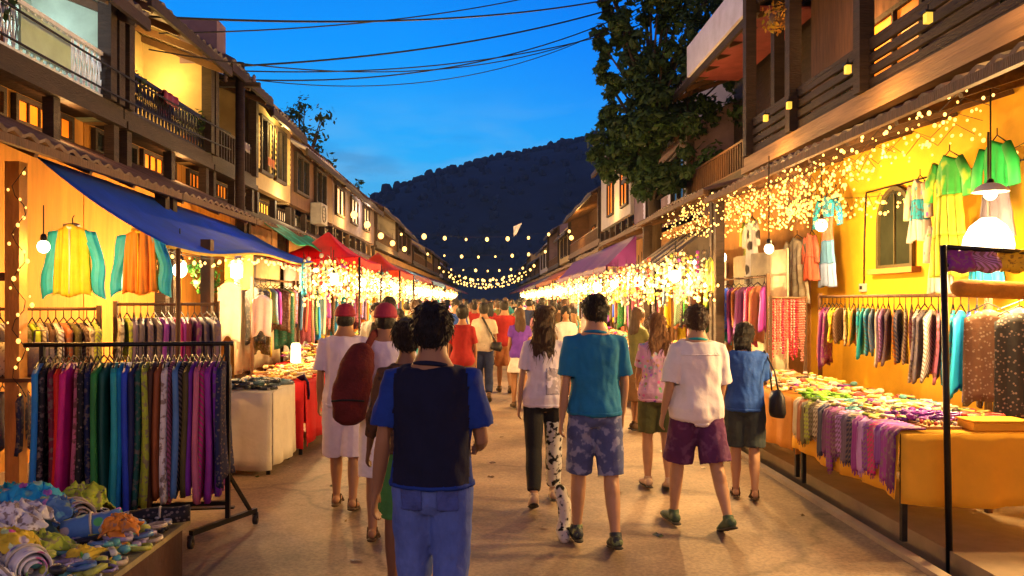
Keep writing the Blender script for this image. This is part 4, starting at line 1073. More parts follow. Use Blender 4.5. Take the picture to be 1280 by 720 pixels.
# ------------------------------------------------------------------ hanging cloths
def garment_mb(w_, h, th=.03, ph=0, seed=0, flare=.0, sh=.07, nu=14, nv=12):
    """local: rail along X, hangs from z=0"""
    def fn(u, v):
        c = u-.5
        ww = w_*(1+flare*v)
        z = -(abs(c)*2)**1.5*sh - .05 - (h-.05)*v + .015*math.sin(u*9+seed)*v
        x = .012*math.sin(c*14+seed)*(.3+v) + .007*math.sin(c*39+seed*2+v*2)*v + .02*math.sin(seed*3+v*3)*v
        return (x, c*ww, z)
    return MB().sheet(fn, nu, nv, th)
def hanger_mb(w_):
    m = MB(); m.tube([(0,0,.055),(0,.018,.075),(0,.005,.09),(0,-.015,.075)], .0035, 5)
    m.tube([(0,0,.06),(0,0,-.0)], .004, 5)
    m.tube([(0,-w_*.45,-.075),(0,0,-.0),(0,w_*.45,-.075)], .006, 5); return m
def garment(label, loc, rot, w_, h, mat, group, th=.03, flare=0, cat='garment', name='hanging_garment', sh=.07, hang=True):
    t = thing(name, label, cat, (0,0,0), group)
    garment_mb(w_, h, th, 0, R.uniform(0,20), flare, sh).build('cloth', mat, t, True)
    if hang: hanger_mb(w_).build('hanger', black_metal, t)
    t.location = loc; t.rotation_euler = (0,0,rot); return t
palette = dict(blue=(.015,.24,.66), black=(.012,.012,.014), red=(.68,.02,.015), lilac=(.5,.27,.7), magenta=(.66,.015,.24), maroon=(.17,.015,.045), green=(.02,.23,.05), teal=(.015,.36,.42), royal=(.02,.07,.6), navy=(.012,.02,.09), bottle=(.015,.11,.08), lime=(.4,.5,.04), brown=(.09,.04,.02), rust=(.35,.1,.03), pink=(.6,.16,.26), steel=(.09,.24,.5), olive=(.09,.075,.02), purple=(.2,.03,.38), plum=(.15,.02,.16), violet=(.28,.03,.34), grey=(.13,.11,.15), cream=(.6,.52,.36), white=(.72,.7,.68), turquoise=(.02,.4,.68), coral=(.6,.13,.08), yellow=(.7,.5,.03), orange=(.65,.22,.02), mauve=(.15,.11,.2))
def G(nm, pat=None, col2=None):
    k = f'fabric_{nm}' + ('' if not pat else f'_{pat}')
    return M(k, palette[nm], .55 if not pat else .7, .2, 7, .06, pat=pat, col2=col2 or tuple(.25*q+w_ for q, w_ in zip(palette[nm], (.16,.12,.1) if sum(palette[nm]) < 1 else (.1,.05,.02))), bscale=(30 if pat == 'print' else 38 if pat == 'dots' else 16) if pat else None)
# ---- front clothes rack
ra = V((-3.12,5.6,1.385)); rb = V((-1.88,5.78,1.385)); rdir = (rb-ra).normalized(); rang = math.atan2(rdir.y, rdir.x)
fd = V((.24,.55,0)).normalized()
rk = thing('clothes_rack', 'black metal clothes rack on casters packed with dark trousers and scarves', 'clothes rack', (-2.5,5.7,0))
MB().tube([ra-rdir*.12, rb+rdir*.04], .016, 10).build('top_rail', black_metal, rk, True)
MB().bar(ra+V((0,0,-.95))+V((0,0,-.2)), rb+V((0,0,-.95))+V((0,0,-.2)), .03).build('bottom_rail', black_metal, rk)
MB().bar(ra+V((0,.15,-1.22)), rb+V((0,.15,-1.22)), .06, .012).build('bottom_rail', black_metal, rk)
for e in (ra, rb):
    MB().bar((e.x,e.y,.12),(e.x,e.y,1.385), .03).build('upright', black_metal, rk)
    p0 = V((e.x,e.y,.11))-fd*.36; p1 = V((e.x,e.y,.11))+fd*.3
    f_ = MB().bar(p0, p1, .035).build('foot', black_metal, rk)
    MB().bar(V((e.x,e.y,.11))+fd*.25, (e.x,e.y,.45), .022).build('brace', black_metal, rk)
    for p in (p0, p1):
        m = MB(); m.tube([p+V((-.014,0,-.068)), p+V((.014,0,-.068))], .038, 14); m.box(p.x-.02,p.y-.012,.05,p.x+.02,p.y+.012,.095); m.build('caster', leather, rk, True)
rack_cols = [('blue',None,1.0,.46),('black','print',.95,.4),('maroon','print',.95,.36),('red',None,.92,.42),('lilac',None,1.05,.36),('magenta',None,1.2,.44),('pink','print',1.16,.34),('black','dots',1.16,.42),('navy','print',1.14,.38),('maroon',None,1.04,.34),('green',None,1.16,.44),('bottle',None,1.12,.36),('teal',None,1.14,.44),('turquoise',None,1.12,.36),('royal',None,1.08,.4),('navy',None,1.0,.38),('bottle','print',1.0,.34),('lime','print',.98,.42),('brown',None,.98,.36),('rust',None,.92,.32),('white','print',.95,.42),('pink','stripe',.95,.3),('steel',None,.92,.4),('black','stripe',.9,.34),('olive',None,.92,.38),('purple',None,.9,.36),('pink',None,.95,.42),('magenta','stripe',.95,.36),('violet',None,.96,.42),('purple','print',.92,.38),('navy','dots',.84,.4)]
desc = lambda c: (c[0] if not c[1] else f'{c[0]} {dict(print="printed",dots="dotted",stripe="striped",floral="floral")[c[1]]}')
n = len(rack_cols)
for i, c in enumerate(rack_cols):
    p = ra.lerp(rb, min(.995, max(0, .99*i/(n-1)+R.uniform(-.009,.009)))) - V((0,0,.075))
    left = desc(rack_cols[i-1]) if i else None; right = desc(rack_cols[i+1]) if i < n-1 else None
    lab = f'{desc(c)} hanging cloth on the front rack, ' + (f'between the {left} and {right} ones' if left and right else ('at its left end' if not left else 'at its right end'))
    garment(lab, p, .26-.1*i/n+R.uniform(-.1,.1), c[3], c[2], G(c[0], c[1]), 'clothes on the front rack', .036, R.uniform(.05,.25))

def rail(label, a, b, garms, group, where, z_drop=.075, h=.5, legs=True, rot=None, th=.035, back=None):
    a = V(a); b = V(b)
    t = thing('clothes_rail', label, 'clothes rail', ((a.x+b.x)/2,(a.y+b.y)/2,0))
    MB().tube([a,b], .014, 8).build('bar', wood_mid, t, True)
    for e in (a, b):
        if legs: MB().bar((e.x,e.y,.07),(e.x,e.y,a.z+.03), .035).build('upright', wood_mid, t)
    d_ = (b-a); ang = math.atan2(d_.y, d_.x)
    n = len(garms)
    for i, c in enumerate(garms):
        p = a.lerp(b, (i+.6)/(n+.2))-V((0,0,z_drop))
        left = desc(garms[i-1]) if i else None; right = desc(garms[i+1]) if i < n-1 else None
        lab = f'{desc(c)} cloth on the {where}, ' + (f'between {left} and {right} ones' if left and right else ('first in line' if not left else 'last in line'))
        garment(lab, p, (ang if rot is None else rot)+R.uniform(-.15,.15), c[3] if len(c) > 3 else .36, c[2] if len(c) > 2 else h, G(c[0], c[1]), group, th)
    return t
# ---- left front shop
rail('short wooden rail of mauve scarves behind the front rack', (-3.42,7.35,1.66), (-2.62,7.75,1.66), [('cream','print',.34),('lime','print',.4),('mauve',None,.5),('grey',None,.5),('mauve','stripe',.48),('grey','stripe',.5),('purple',None,.5),('mauve','dots',.5),('magenta',None,.5),('violet',None,.5),('maroon',None,.5),('plum','print',.5),('grey','print',.5),('grey','dots',.52,.5),('mauve','print',.55,.5)], 'scarves on the mauve rail', 'mauve scarf rail', h=.5, rot=.55, th=.045)
rail('long wooden rail of pale printed cloths against the left shop wall', (-4.45,7.0,1.62), (-3.5,7.2,1.62), [('white','print',.5),('cream','dots',.55),('white','dots',.5),('brown','print',.5),('cream',None,.6),('olive','print',.5),('lime',None,.5),('cream','stripe',.45),('brown','dots',.45),('white','stripe',.42),('rust','print',.4),('olive','dots',.42),('brown','stripe',.4),('cream','print',.4),('lime','stripe',.4)], 'pale cloths on the left wall rail', 'pale cloth rail', h=.5, rot=.8, th=.045)
def hung_shirt(label, c, w_, h, body, sleeve, rot, collar=None, group='shirts hung up for sale'):
    t = thing('hanging_shirt', label, 'shirt', c, group)
    x, y, z = c; s0 = R.uniform(0,9)
    def fn(u, v):
        k = (u-.5); ww = w_*(.56+.1*v)
        fold = (.02*math.sin(k*22+s0+v*1.5)+.012*math.sin(k*47+s0))*min(1,.25+v)
        return (x+k*ww, y-.05*math.cos(k*PI)-fold, z+h*(1-v)-abs(k)*.13*(1-min(1,v*3))+.018*math.sin(k*9+s0)*v)
    MB().sheet(fn, 30, 16, .012).build('front', body, t, True)
    for sx in (-1, 1):
        def sl(u, v, sx=sx):
            cx_ = x+sx*(w_*(.29+.17*min(1,v*1.8))); wd = .15*(1-.25*v)
            a = (u-.5)
            return (cx_+a*wd+.012*math.sin(v*8+s0), y+.02-.045*math.cos(a*PI)+.01*math.sin(a*24+v*3+s0), z+h*.9-.02*sx*a-h*.86*v-.05*min(1,v*2)*(a*sx+.5))
        MB().sheet(sl, 10, 14, .01).build('sleeve', sleeve, t, True)
    MB().tube([(x-.07,y-.02,z+h*.98),(x,y-.06,z+h*.93),(x+.07,y-.02,z+h*.98),(x,y+.03,z+h*1.0),(x-.07,y-.02,z+h*.98)], .014, 8).build('collar', collar or white_c, t, True)
    MB().tube([(x,y-.062,z+h*.92),(x+.005,y-.066,z+h*.5),(x,y-.06,z+.02)], .008, 6).build('placket', collar or white_c, t, True)
    MB().tube([(x,y,z+h*.97),(x,y,z+h*1.08),(x,y+.03,z+h*1.12)], .006, 5).build('hanger', black_metal, t)
    return t
hung_shirt('yellow tunic with turquoise sleeves hung left of the orange one', (-3.92,7.55,1.74), .52, .68, M('fabric_ylw', (.68,.5,.03), .7, .2, 5, .1, pat='print', col2=(.45,.5,.06), bscale=6), G('turquoise'), 0)
hung_shirt('orange tunic with turquoise sleeve hung right of the yellow one', (-3.3,7.6,1.76), .5, .62, G('orange'), G('turquoise'), 0, G('yellow'))
# shop wood: corner post, beam, shelf, wall panels
def tagmb(mb, name, mat, label, cat, group=None, smooth=False):
    return tag(mb.build(name, mat, None, smooth), label, cat, group)
fr_ = thing('shop_frame', 'wooden post and beam frame at the left shop front', 'wood frame', (-3.9,6.7,.07))
MB().box(-4.0,6.62,.07,-3.88,6.74,2.85).build('post', wood_warm, fr_)
MB().box(-2.84,7.9,.07,-2.74,8.0,2.3).build('post', wood_mid, fr_); MB().box(-4.55,6.64,1.86,-4.0,6.72,1.93).build('crosspiece', wood_mid, fr_)
MB().box(-4.55,6.6,1.02,-3.6,7.0,1.05).build('shelf', wood_mid, fr_)
# bags on lower left shelf
for i, (x, c, nm) in enumerate(((-4.4,('white','print'),'spotted'),(-4.1,('cream','dots'),'cream dotted'),(-3.8,('grey','print'),'grey printed'))):
    t = thing('cloth_bag', f'{nm} cloth bag standing on the low shelf of the left shop', 'bag', (x,6.8,1.052), 'cloth bags on the left shelf')
    MB().tube([(x,6.8,1.055),(x,6.8,1.1),(x,6.8,1.28),(x,6.8,1.34)], [(.11,.06),(.125,.075),(.11,.06),(.08,.03)], 14, side=(1,0,0)).build('bag_body', G(*c), t, True)
    MB().tube([(x-.06,6.8,1.32),(x-.05,6.8,1.44),(x+.05,6.8,1.44),(x+.06,6.8,1.32)], .008, 6).build('handle', G(c[0]), t, True)
for i, (x, c) in enumerate(((-4.42,('black','print')),(-4.25,('white','dots')),(-4.08,('grey','print')),(-3.9,('navy','print')),(-3.7,('cream','print')))):
    garment(f'{desc(c)} skirt hanging under the low shelf, {ordn[i]} from the shop wall', (x,6.72,.98), .2, .3, .5, G(*c), 'skirts under the left shelf', .03)
# ---- blue tarp
blue_tarp = M('tarp_blue', (.02,.1,.75), .55, .2, 2, .15, trans=.3)
tp = thing('awning', 'big blue tarp awning over the left shop front', 'awning', (-3.1,9.5,2.1))
def tarp(u, v):
    y = 6.7+5.6*u; x = -3.78+1.1*v
    return (x, y, 2.9-.1*u + (2.16-2.9+.22*u)*v - .09*math.sin(PI*v)*(.6+.4*math.sin(PI*u)) - .035*math.sin(u*PI*3)*v)
MB().sheet(tarp, 36, 10, .008).build('tarp', blue_tarp, tp, True)
MB().tube([V(tarp(i/20,1))-V((0,0,.012)) for i in range(21)], .014, 8).build('front_rope', M('rope_yellow', (.7,.5,.08), .8), tp, True)
for y, u in ((6.9,.03),(12.1,.97)):
    q = tarp(u,1); MB().tube([(q[0]+.02,q[1],.07),(q[0]+.02,q[1],q[2]-.01)], .022, 8).build('pole', wood_mid, tp, True)
fairy('yellow bulb string along the front edge of the blue tarp', [V(tarp(i/16,1))-V((0,0,.05)) for i in range(17)], 60, .014, bulb_y, jit=.03, sway=.06)
fairy('warm bulb string wound round the left shop post', [V((-3.87+.06*math.cos(i*1.3), 6.6+.0*i, .9+1.9*i/24)) for i in range(25)], 26, .014, bulb_s, jit=.05)
# green patterned hanging cloth + white lit one, behind tarp
o = MB().sheet(lambda u, v: (-3.55+.5*v, 12.4+3.2*u, 2.95-.34*v-.03*math.sin(u*11)), 16, 6, .012).build('side_awning', M('tarp_green', (.02,.3,.12), .6, .3, 3, .1, pat='print', col2=(.03,.5,.3), bscale=3, trans=.25)); tag(o, 'green patterned cloth awning beyond the blue tarp', 'awning')
# ---- tents left
def canopy(label, x0, x1, y0, y1, ze, zp, mat, leg=True, pm=black_metal):
    t = thing('canopy_tent', label, 'canopy', ((x0+x1)/2,(y0+y1)/2,0))
    cx, cy = (x0+x1)/2, (y0+y1)/2
    m = MB(); cs = [(x0,y0),(x1,y0),(x1,y1),(x0,y1)]
    for a, b in zip(cs, cs[1:]+cs[:1]):
        def fn(u, v, a=a, b=b):
            ex = a[0]+(b[0]-a[0])*u; ey = a[1]+(b[1]-a[1])*u
            return (ex+(cx-ex)*v*.985, ey+(cy-ey)*v*.985, ze+(zp-ze)*v-.1*math.sin(PI*v)-.04*math.sin(PI*u)*(1-v))
        m.sheet(fn, 10, 8, .008)
    m.build('canopy', mat, t, True)
    m = MB()
    for a, b in zip(cs, cs[1:]+cs[:1]):
        k = 9
        for i in range(k):
            u0, u1 = i/k, (i+1)/k
            p = [(a[0]+(b[0]-a[0])*u, a[1]+(b[1]-a[1])*u) for u in (u0,(u0+u1)/2,u1)]
            dz = [-.04*math.sin(PI*u) for u in (u0,(u0+u1)/2,u1)]
            m.add([(*p[0],ze+dz[0]),(*p[1],ze+dz[1]),(*p[2],ze+dz[2]),(*p[2],ze-.1+dz[2]),(*p[1],ze-.16+dz[1]),(*p[0],ze-.1+dz[0])], [(0,1,2,3,4,5)])
    va = m.build('valance', mat, t); s_ = va.modifiers.new('t','SOLIDIFY'); s_.thickness = .008
    if leg:
        for a in cs: MB().tube([(a[0],a[1],.0 if abs(a[0]) < 3 else .07),(a[0],a[1],ze)], .02, 8).build('leg', pm, t, True)
    return t
tarp_red = M('tarp_red', (.75,.012,.03), .6, .15, 2.5, .1, trans=.55)
tarp_or = M('tarp_orangered', (.75,.09,.02), .6, .15, 2.5, .1, trans=.55)
canopy('red peaked canopy tent on the left beyond the blue tarp', -3.9, -2.25, 14.0, 16.8, 2.45, 3.0, tarp_red)
canopy('orange red canopy tent just beyond the red one', -3.7, -2.15, 19.5, 23.0, 2.42, 2.95, tarp_or)
# ---- purple + striped awnings right
def awning(label, xi, xo, y0, y1, zi, zo, mat, side=1, cheek=True, rods=0, rm=None, corr=0):
    t = thing('awning', label, 'awning', (side*xo,(y0+y1)/2,zo))
    def fn(u, v):
        return (side*(xi+(xo-xi)*v), y0+(y1-y0)*u, zi+(zo-zi)*v-.05*math.sin(PI*v)-.02*math.sin(u*PI*(y1-y0))*v+corr*math.sin(u*(y1-y0)*40))
    MB().sheet(fn, max(8,int((y1-y0)*(6 if not corr else 26))), 6, .008).build('canopy', mat, t, True)
    if cheek:
        MB().prism([(side*xi,zi-.02),(side*xo,zo-.01),(side*xi,zo-.01)], y0-.006, y0-.001, 'y').build('side_panel', mat, t)
    m = MB()
    k = int((y1-y0)/.25)
    for i in range(k):
        ya, yb = y0+(y1-y0)*i/k, y0+(y1-y0)*(i+1)/k; X = side*(xo-.001)
        m.add([(X,ya,zo),(X,yb,zo),(X,yb,zo-.08),(X,(ya+yb)/2,zo-.14),(X,ya,zo-.08)], [(0,1,2,3,4)])
    va = m.build('valance', mat, t); s_ = va.modifiers.new('t','SOLIDIFY'); s_.thickness = .008
    for i in range(rods):
        y = y0+(y1-y0)*(i+.5)/rods
        MB().tube([V(fn((i+.5)/rods,0))+V((0,0,.03)), V(fn((i+.5)/rods,1))+V((0,0,.03))], .018, 8).build('rod', rm, t, True)
    for y in (y0+.06, y1-.06):
        MB().tube([(side*(xo+.03),y,.0),(side*(xo+.03),y,zo-.02)], .018, 8).build('pole', black_metal, t, True)
    return t
tarp_pur = M('tarp_purple', (.11,.008,.13), .6, .15, 2.5, .1, trans=.04)
awning('long purple awning on the right beyond the striped one', 3.15, 2.5, 17.0, 29.5, 3.08, 2.42, tarp_pur)
awning('grey corrugated awning with pale rods before the purple awning', 3.5, 2.62, 12.6, 15.0, 2.85, 2.2, M('awning_grey', (.1,.075,.06), .6, .25, 3, .1), rods=4, rm=M('rod_pale', (.75,.65,.45), .5), corr=.008)

# ------------------------------------------------------------------ tables
def table(label, x0, x1, y0, y1, z, leg_m=black_metal, zg=0, top=wood_mid):
    t = thing('stall_table', label, 'table', ((x0+x1)/2,(y0+y1)/2,zg), 'stall tables')
    MB().box(x0,y0,z-.03,x1,y1,z).build('table_top', top, t)
    for x in (x0+.04,x1-.04):
        for y in (y0+.05,y1-.05):
            MB().box(x-.018,y-.018,0 if abs(x) < 2.72 else .065,x+.018,y+.018,z-.032).build('leg', leg_m, t)
    MB().box(x0+.03,y0+.04,z-.1,x1-.03,y0+.06,z-.034).build('apron', leg_m, t)
    return t
def cloth_over(label, x0, x1, y0, y1, z, drop, mat, group='tablecloths on the stalls', seed=0, dx=None):
    """cloth lying on a table top and hanging down all round"""
    m = MB(); e = .012; drops = drop if isinstance(drop, tuple) else (drop,)*4   # front(y0), right(x1), back, left(x0)
    m.box(x0-e,y0-e,z+.002,x1+e,y1+e,z+.008)
    cs = [(x0-e,y0-e),(x1+e,y0-e),(x1+e,y1+e),(x0-e,y1+e)]; nm = [(0,-1),(1,0),(0,1),(-1,0)]
    for k in range(4):
        a, b = cs[k], cs[(k+1)%4]; nx_, ny_ = nm[k]; dr = drops[k]
        if not dr: continue
        L_ = math.hypot(b[0]-a[0], b[1]-a[1]); ph = R.uniform(0,6)
        def fn(u, v, a=a, b=b, nx_=nx_, ny_=ny_, dr=dr, L_=L_, ph=ph):
            o = .006+ v*(.02+.018*math.sin(u*L_*16+ph)+.008*math.sin(u*L_*37+ph*2))
            return (a[0]+(b[0]-a[0])*u+nx_*o, a[1]+(b[1]-a[1])*u+ny_*o, z+.004-dr*v-.015*v*math.sin(u*L_*5+ph))
        m.sheet(fn, max(8,int(L_*18)), 6, .006)
    return tag(m.build('tablecloth', mat, None, True), label, 'tablecloth', group)
TR = [(.85,.7,.35),(.9,.85,.7),(.85,.65,.15),(.8,.75,.6),(.7,.5,.12),(.6,.35,.1),(.75,.7,.55),(.35,.45,.08),(.5,.08,.06),(.1,.3,.32),(.25,.05,.3),(.08,.06,.05),(.75,.6,.3),(.6,.55,.5),(.5,.2,.05)]
vc_m = M('trinket_colours', (.5,.5,.5), .25, .3, 30, .1, pat='vcol')
def trinkets(label, x0, x1, y0, y1, z, n, size=.03, pal=None, hmax=.08, base='trinkets'):
    m = MB(); pal = pal or TR
    for i in range(n):
        x, y = R.uniform(x0,x1), R.uniform(y0,y1); c = R.choice(pal); s_ = size*R.uniform(.6,1.5); t_ = R.random()
        zz = z + R.random()**2*hmax*.6
        if t_ < .4:   # bead loop lying in a heap
            a = R.uniform(0,6.3); rr_ = s_*1.4
            m.tube([(x+rr_*math.cos(q*PI/4), y+rr_*math.sin(q*PI/4)*.8, zz+.012+.006*math.sin(q+a)) for q in range(9)], s_*.28, 5, c)
        elif t_ < .75: m.ball((x,y,zz+s_*.45), (s_*.8,s_*.8,s_*.5), 7, 5, c, Matrix.Rotation(R.uniform(-.4,.4),3,'X'))
        else:
            a = R.uniform(0,3.1); dx_, dy_ = math.cos(a)*s_*1.6, math.sin(a)*s_*1.6
            m.bar((x-dx_,y-dy_,zz+s_*.25),(x+dx_,y+dy_,zz+s_*.3), s_*.9, s_*.5, c)
    o = m.build('goods', vc_m, None, True); kind(o, 'stuff'); return tag(o, label, base)
# ---- right front table
yl = M('cloth_yellow_orange', (.85,.43,.025), .85, .12, 2.5, .12)
table('long jewellery table under a yellow orange cloth at the right kerb', 2.78, 3.75, 5.38, 7.2, .8)
cloth_over('yellow orange cloth over the long jewellery table', 2.78, 3.75, 5.38, 7.2, .8, (.48,.3,.3,.44), yl)
table('second jewellery table beside the boy under an orange cloth', 2.82, 3.7, 7.35, 9.6, .8)
cloth_over('orange cloth over the second jewellery table beside the boy', 2.82, 3.7, 7.35, 9.6, .8, (.5,.2,.2,.5), M('cloth_orange', (.6,.24,.03), .85, .15, 3, .12))
trinkets('heap of bead necklaces and trinkets on the yellow orange table', 2.82, 3.7, 5.75, 7.15, .812, 620, .03)
trinkets('green beadwork at the far street corner of the yellow orange table', 2.8, 3.05, 6.75, 7.18, .83, 90, .03, [(.2,.45,.03),(.3,.5,.08),(.12,.3,.02)])
trinkets('purple beadwork near the middle of the yellow orange table', 2.95, 3.35, 5.65, 5.95, .83, 80, .026, [(.2,.03,.3),(.3,.1,.42),(.1,.02,.2)])
trinkets('bead necklaces and trinkets on the second jewellery table', 2.86, 3.66, 7.4, 9.5, .812, 320, .032)
o = thing('display_box', 'flat orange box at the near end of the jewellery table', 'box', (3.45,5.48,.81)); MB().box(3.28,5.4,.812,3.66,5.6,.87).build('box_body', yl, o, bevel=.01); MB().box(3.27,5.39,.872,3.67,5.61,.885).build('lid', yl, o, bevel=.005)
o = thing('display_tray', 'pale flat tray of jewellery on the near end of the jewellery table', 'tray', (3.2,5.6,.81)); MB().box(3.02,5.5,.812,3.26,5.78,.83).build('tray_base', wood_beam, o)
m = MB(); [m.ball((3.05+.045*i,5.53+.05*j,.845),.015,6,4,R.choice(TR)) for i in range(5) for j in range(5)]; m.build('rings', vc_m, o, True)
# scarves draped over the street side
scs = [('cream',None),('rust',None),('olive',None),('lime','stripe'),('olive','stripe'),('cream','stripe'),('navy',None),('plum',None),('violet','stripe'),('plum','stripe'),('lilac','stripe'),('mauve',None),('navy','stripe'),('violet',None),('lilac',None),('purple','stripe'),('magenta','stripe'),('purple',None),('violet','print'),('plum','print')]
for i, c in enumerate(scs):
    y = 7.1-1.68*i/(len(scs)-1); dr = .3+.12*R.random()*(i > 5)+.05*math.sin(i)
    w_ = .1
    def fn(u, v, y=y, dr=dr, i=i):
        s_ = v*(.18+dr)
        yy = y+(u-.5)*w_+.008*math.sin(v*9+i)
        if s_ < .16: return (2.94-s_, yy, .83+.006*math.sin(u*12+i))
        k = s_-.16; a = min(1, k/.04)
        return (2.78-.05*a+.004*math.sin(u*14+i)-.012*k, yy, .83-.02*a*0-k+.01*math.sin(u*9))
    t = thing('draped_scarf', f'{desc(c)} scarf draped over the table edge, ' + (f'between the {desc(scs[i-1])} and {desc(scs[i+1])} ones' if 0 < i < len(scs)-1 else ['at its far corner','at its near corner'][i > 0]), 'scarf', (2.75,y,.45), 'scarves draped over the jewellery table')
    MB().sheet(fn, 6, 14, .012).build('cloth', G(*c), t, True)
    m = MB()
    for q in range(6):
        e = V(fn((q+.5)/6,1)); m.tube([e, e-V((0,0,.03))], .003, 4)
    m.build('fringe', G(*c), t)
# dark display frame with tall pole at the near end of the table
t = thing('display_pole', 'thin dark metal display pole standing before the jewellery table', 'metal pole', (3.04,5.28,.0))
MB().tube([(3.03,5.25,-.1),(3.0,5.27,2.06)], .021, 10).build('pole', black_metal, t, True)
MB().tube([(3.0,5.27,2.05),(4.0,5.4,2.0)], .016, 8).build('arm', black_metal, t, True)
MB().tube([(3.0,5.27,1.93),(4.0,5.4,1.9)], .013, 8).build('arm', black_metal, t, True)
# a purple/yellow cloth bundle on the arm
for i, (x, c) in enumerate(((3.12,('purple','print')),(3.3,('lilac','stripe')),(3.5,('yellow','print')))):
    o = MB().sheet(lambda u, v: (x-.09+.18*u, 5.28+.1*(x-3)+.03*math.sin(v*PI*2), 2.03-.14*v+.01*math.sin(u*8)), 6, 6, .02).build('folded_cloth', G(*c), None, True); tag(o, f'{desc(c)} cloth folded over the display pole arm', 'folded cloth', 'cloths on the display arm')
# rolled mat beneath the arm
o = MB().tube([(3.2,5.42,1.78),(4.3,5.55,1.74)], .06, 14, rnd=True).build('rolled_mat', M('mat_orange', (.55,.25,.03), .85, .3, 8, .2), None, True); tag(o, 'rolled orange mat slung below the display pole arm', 'rolled mat')
# clothes rail behind the table
rr_ = [('coral','print',.62),('plum',None,.7,.4),('plum','print',.66),('lime','print',.4),('yellow','print',.36),('brown','stripe',.4),('cream','print',.4),('lime','dots',.35),('orange','print',.4),('turquoise','print',.5),('teal',None,.5),('turquoise','stripe',.48),('steel','stripe',.42),('white',None,.55),('lilac','stripe',.5),('mauve','stripe',.52),('orange','stripe',.5),('navy','stripe',.5),('cream','stripe',.5),('maroon','stripe',.5),('white','print',.62),('grey','print',.62),('white','stripe',.6),('pink','print',.6),('turquoise','dots',.66),('teal','print',.66),('turquoise',None,.68),('royal',None,.72,.46),('royal','print',.7,.46),('brown','print',.72)]
t = thing('clothes_rail', 'long wooden clothes rail behind the jewellery table', 'clothes rail', (3.95,7.8,.06))
MB().tube([(4.02,9.7,1.74),(3.86,6.15,1.74)], .016, 8).build('bar', wood_mid, t, True)
for y, x in ((9.68,4.02),(6.17,3.86)): MB().bar((x,y,.06),(x,y,1.78),.04).build('upright', wood_mid, t)
for i, c in enumerate(rr_):
    u = (i+.5)/len(rr_); p = V((4.02,9.7,1.74)).lerp(V((3.86,6.15,1.74)), u)-V((0,0,.075))
    lab = f'{desc(c)} garment on the long right rail, ' + (f'next to the {desc(rr_[i+1])} one' if i < len(rr_)-1 else 'last at the near end')
    garment(lab, p, .1+R.uniform(-.2,.2)-.7, c[3] if len(c)>3 else .4, c[2], G(c[0],c[1]), 'garments on the long right rail', .022)
for i, (c, p, w_, h) in enumerate(((('brown','dots'),(3.72,5.95,1.68),.3,.72),(('brown','print'),(3.98,5.95,1.7),.36,.95),(('black','dots'),(3.85,5.8,1.66),.3,.85))):
    garment(f'{desc(c)} long skirt hanging at the near end of the right rail', p, .9, w_, h, G(*c), 'dark skirts at the near end', .05)
# coral bead necklaces: strands on a stand
t = thing('necklace_stand', 'stand hung with coral and red bead strands beside the boy', 'necklace stand', (3.35,8.9,.8))
MB().tube([(3.0,8.5,1.72),(3.65,9.2,1.72)], .014, 8).build('bar', wood_mid, t, True); MB().bar((3.0,8.5,.81),(3.0,8.5,1.74),.03).build('upright', wood_mid, t); MB().bar((3.65,9.2,.81),(3.65,9.2,1.74),.03).build('upright', wood_mid, t)
for i in range(26):
    p = V((3.0,8.5,1.71)).lerp(V((3.65,9.2,1.71)), (i+.5)/26); h = R.uniform(.45,.75); m = MB(); c = R.choice([(.55,.04,.06),(.6,.12,.1),(.65,.25,.2),(.5,.02,.12),(.7,.5,.4)])
    for j in range(int(h/.028)):
        m.ball(p+V((R.uniform(-.006,.006)-.015,-.015,-j*.028)), .014, 6, 4, c)
    m.build('bead_strand', vc_m, t, True)
# dresses on the yellow wall
def dress(label, x, y, z, w_, h, mats, group='dresses hung on the right shop wall', sk=0, sleeves=True):
    t = thing('hanging_dress', label, 'dress', (x,y,z-h), group)
    k = len(mats)
    prof = [(0,.3),(.04,.62),(.1,.74),(.22,.66),(.38,.6),(.55,.72),(.8,.9),(1,1.0)]
    def wid(v):
        for (a, p), (b, q) in zip(prof, prof[1:]):
            if v <= b:
                u = (v-a)/(b-a); return p+(q-p)*(u*u*(3-2*u))
        return 1
    def pt(u, vv):
        c = u-.5
        fold = .022*math.sin(c*30+y*7+vv*2)*min(1,vv*1.6)+.012*math.sin(c*61+y)*vv
        return (x-.05*math.cos(c*PI)-fold+sk*c, y+c*w_*wid(vv), z-.04-abs(c)*.1*max(0,1-vv*5)+.03*math.cos(c*9)*vv*.4-h*vv)
    for i, mt in enumerate(mats):
        MB().sheet(lambda u, v, i=i: pt(u, (i+v)/k), 22, 12, .014).build('cloth', mt, t, True)
    if sleeves:
        for sy in (-1, 1):
            p0 = V((x-.02, y+sy*w_*.3, z-.1)); p1 = V((x-.02, y+sy*w_*.47, z-.26)); p2 = V((x-.02, y+sy*w_*.5, z-.44))
            MB().tube([p0, p1, p2], [(.05,.03),(.065,.03),(.07,.025)], 12, side=(0,1,0), rnd=False).build('sleeve', mats[0], t, True)
    MB().tube([(x,y-w_*.25,z-.08),(x,y,z),(x,y+w_*.25,z-.08)], .006, 5).build('hanger', black_metal, t); MB().tube([(x,y,z),(x,y,z+.06)], .005, 5).build('hook', black_metal, t)
    return t
dress('blue gradient dress with red top hung left of the arched window', 4.3, 10.1, 3.06, .75, 1.15, [G('turquoise','print'),G('coral','print'),G('steel'),M('fabric_paleblue',(.25,.36,.7),.7,.15,5,.05)], sk=.1)
dress('grey striped cloth panel hung beyond the blue dress', 4.25, 11.0, 2.6, .95, .9, [M('fabric_panel', (.3,.26,.22), .8, .2, 4, .1, pat='stripe', col2=(.4,.36,.3), bscale=3)])
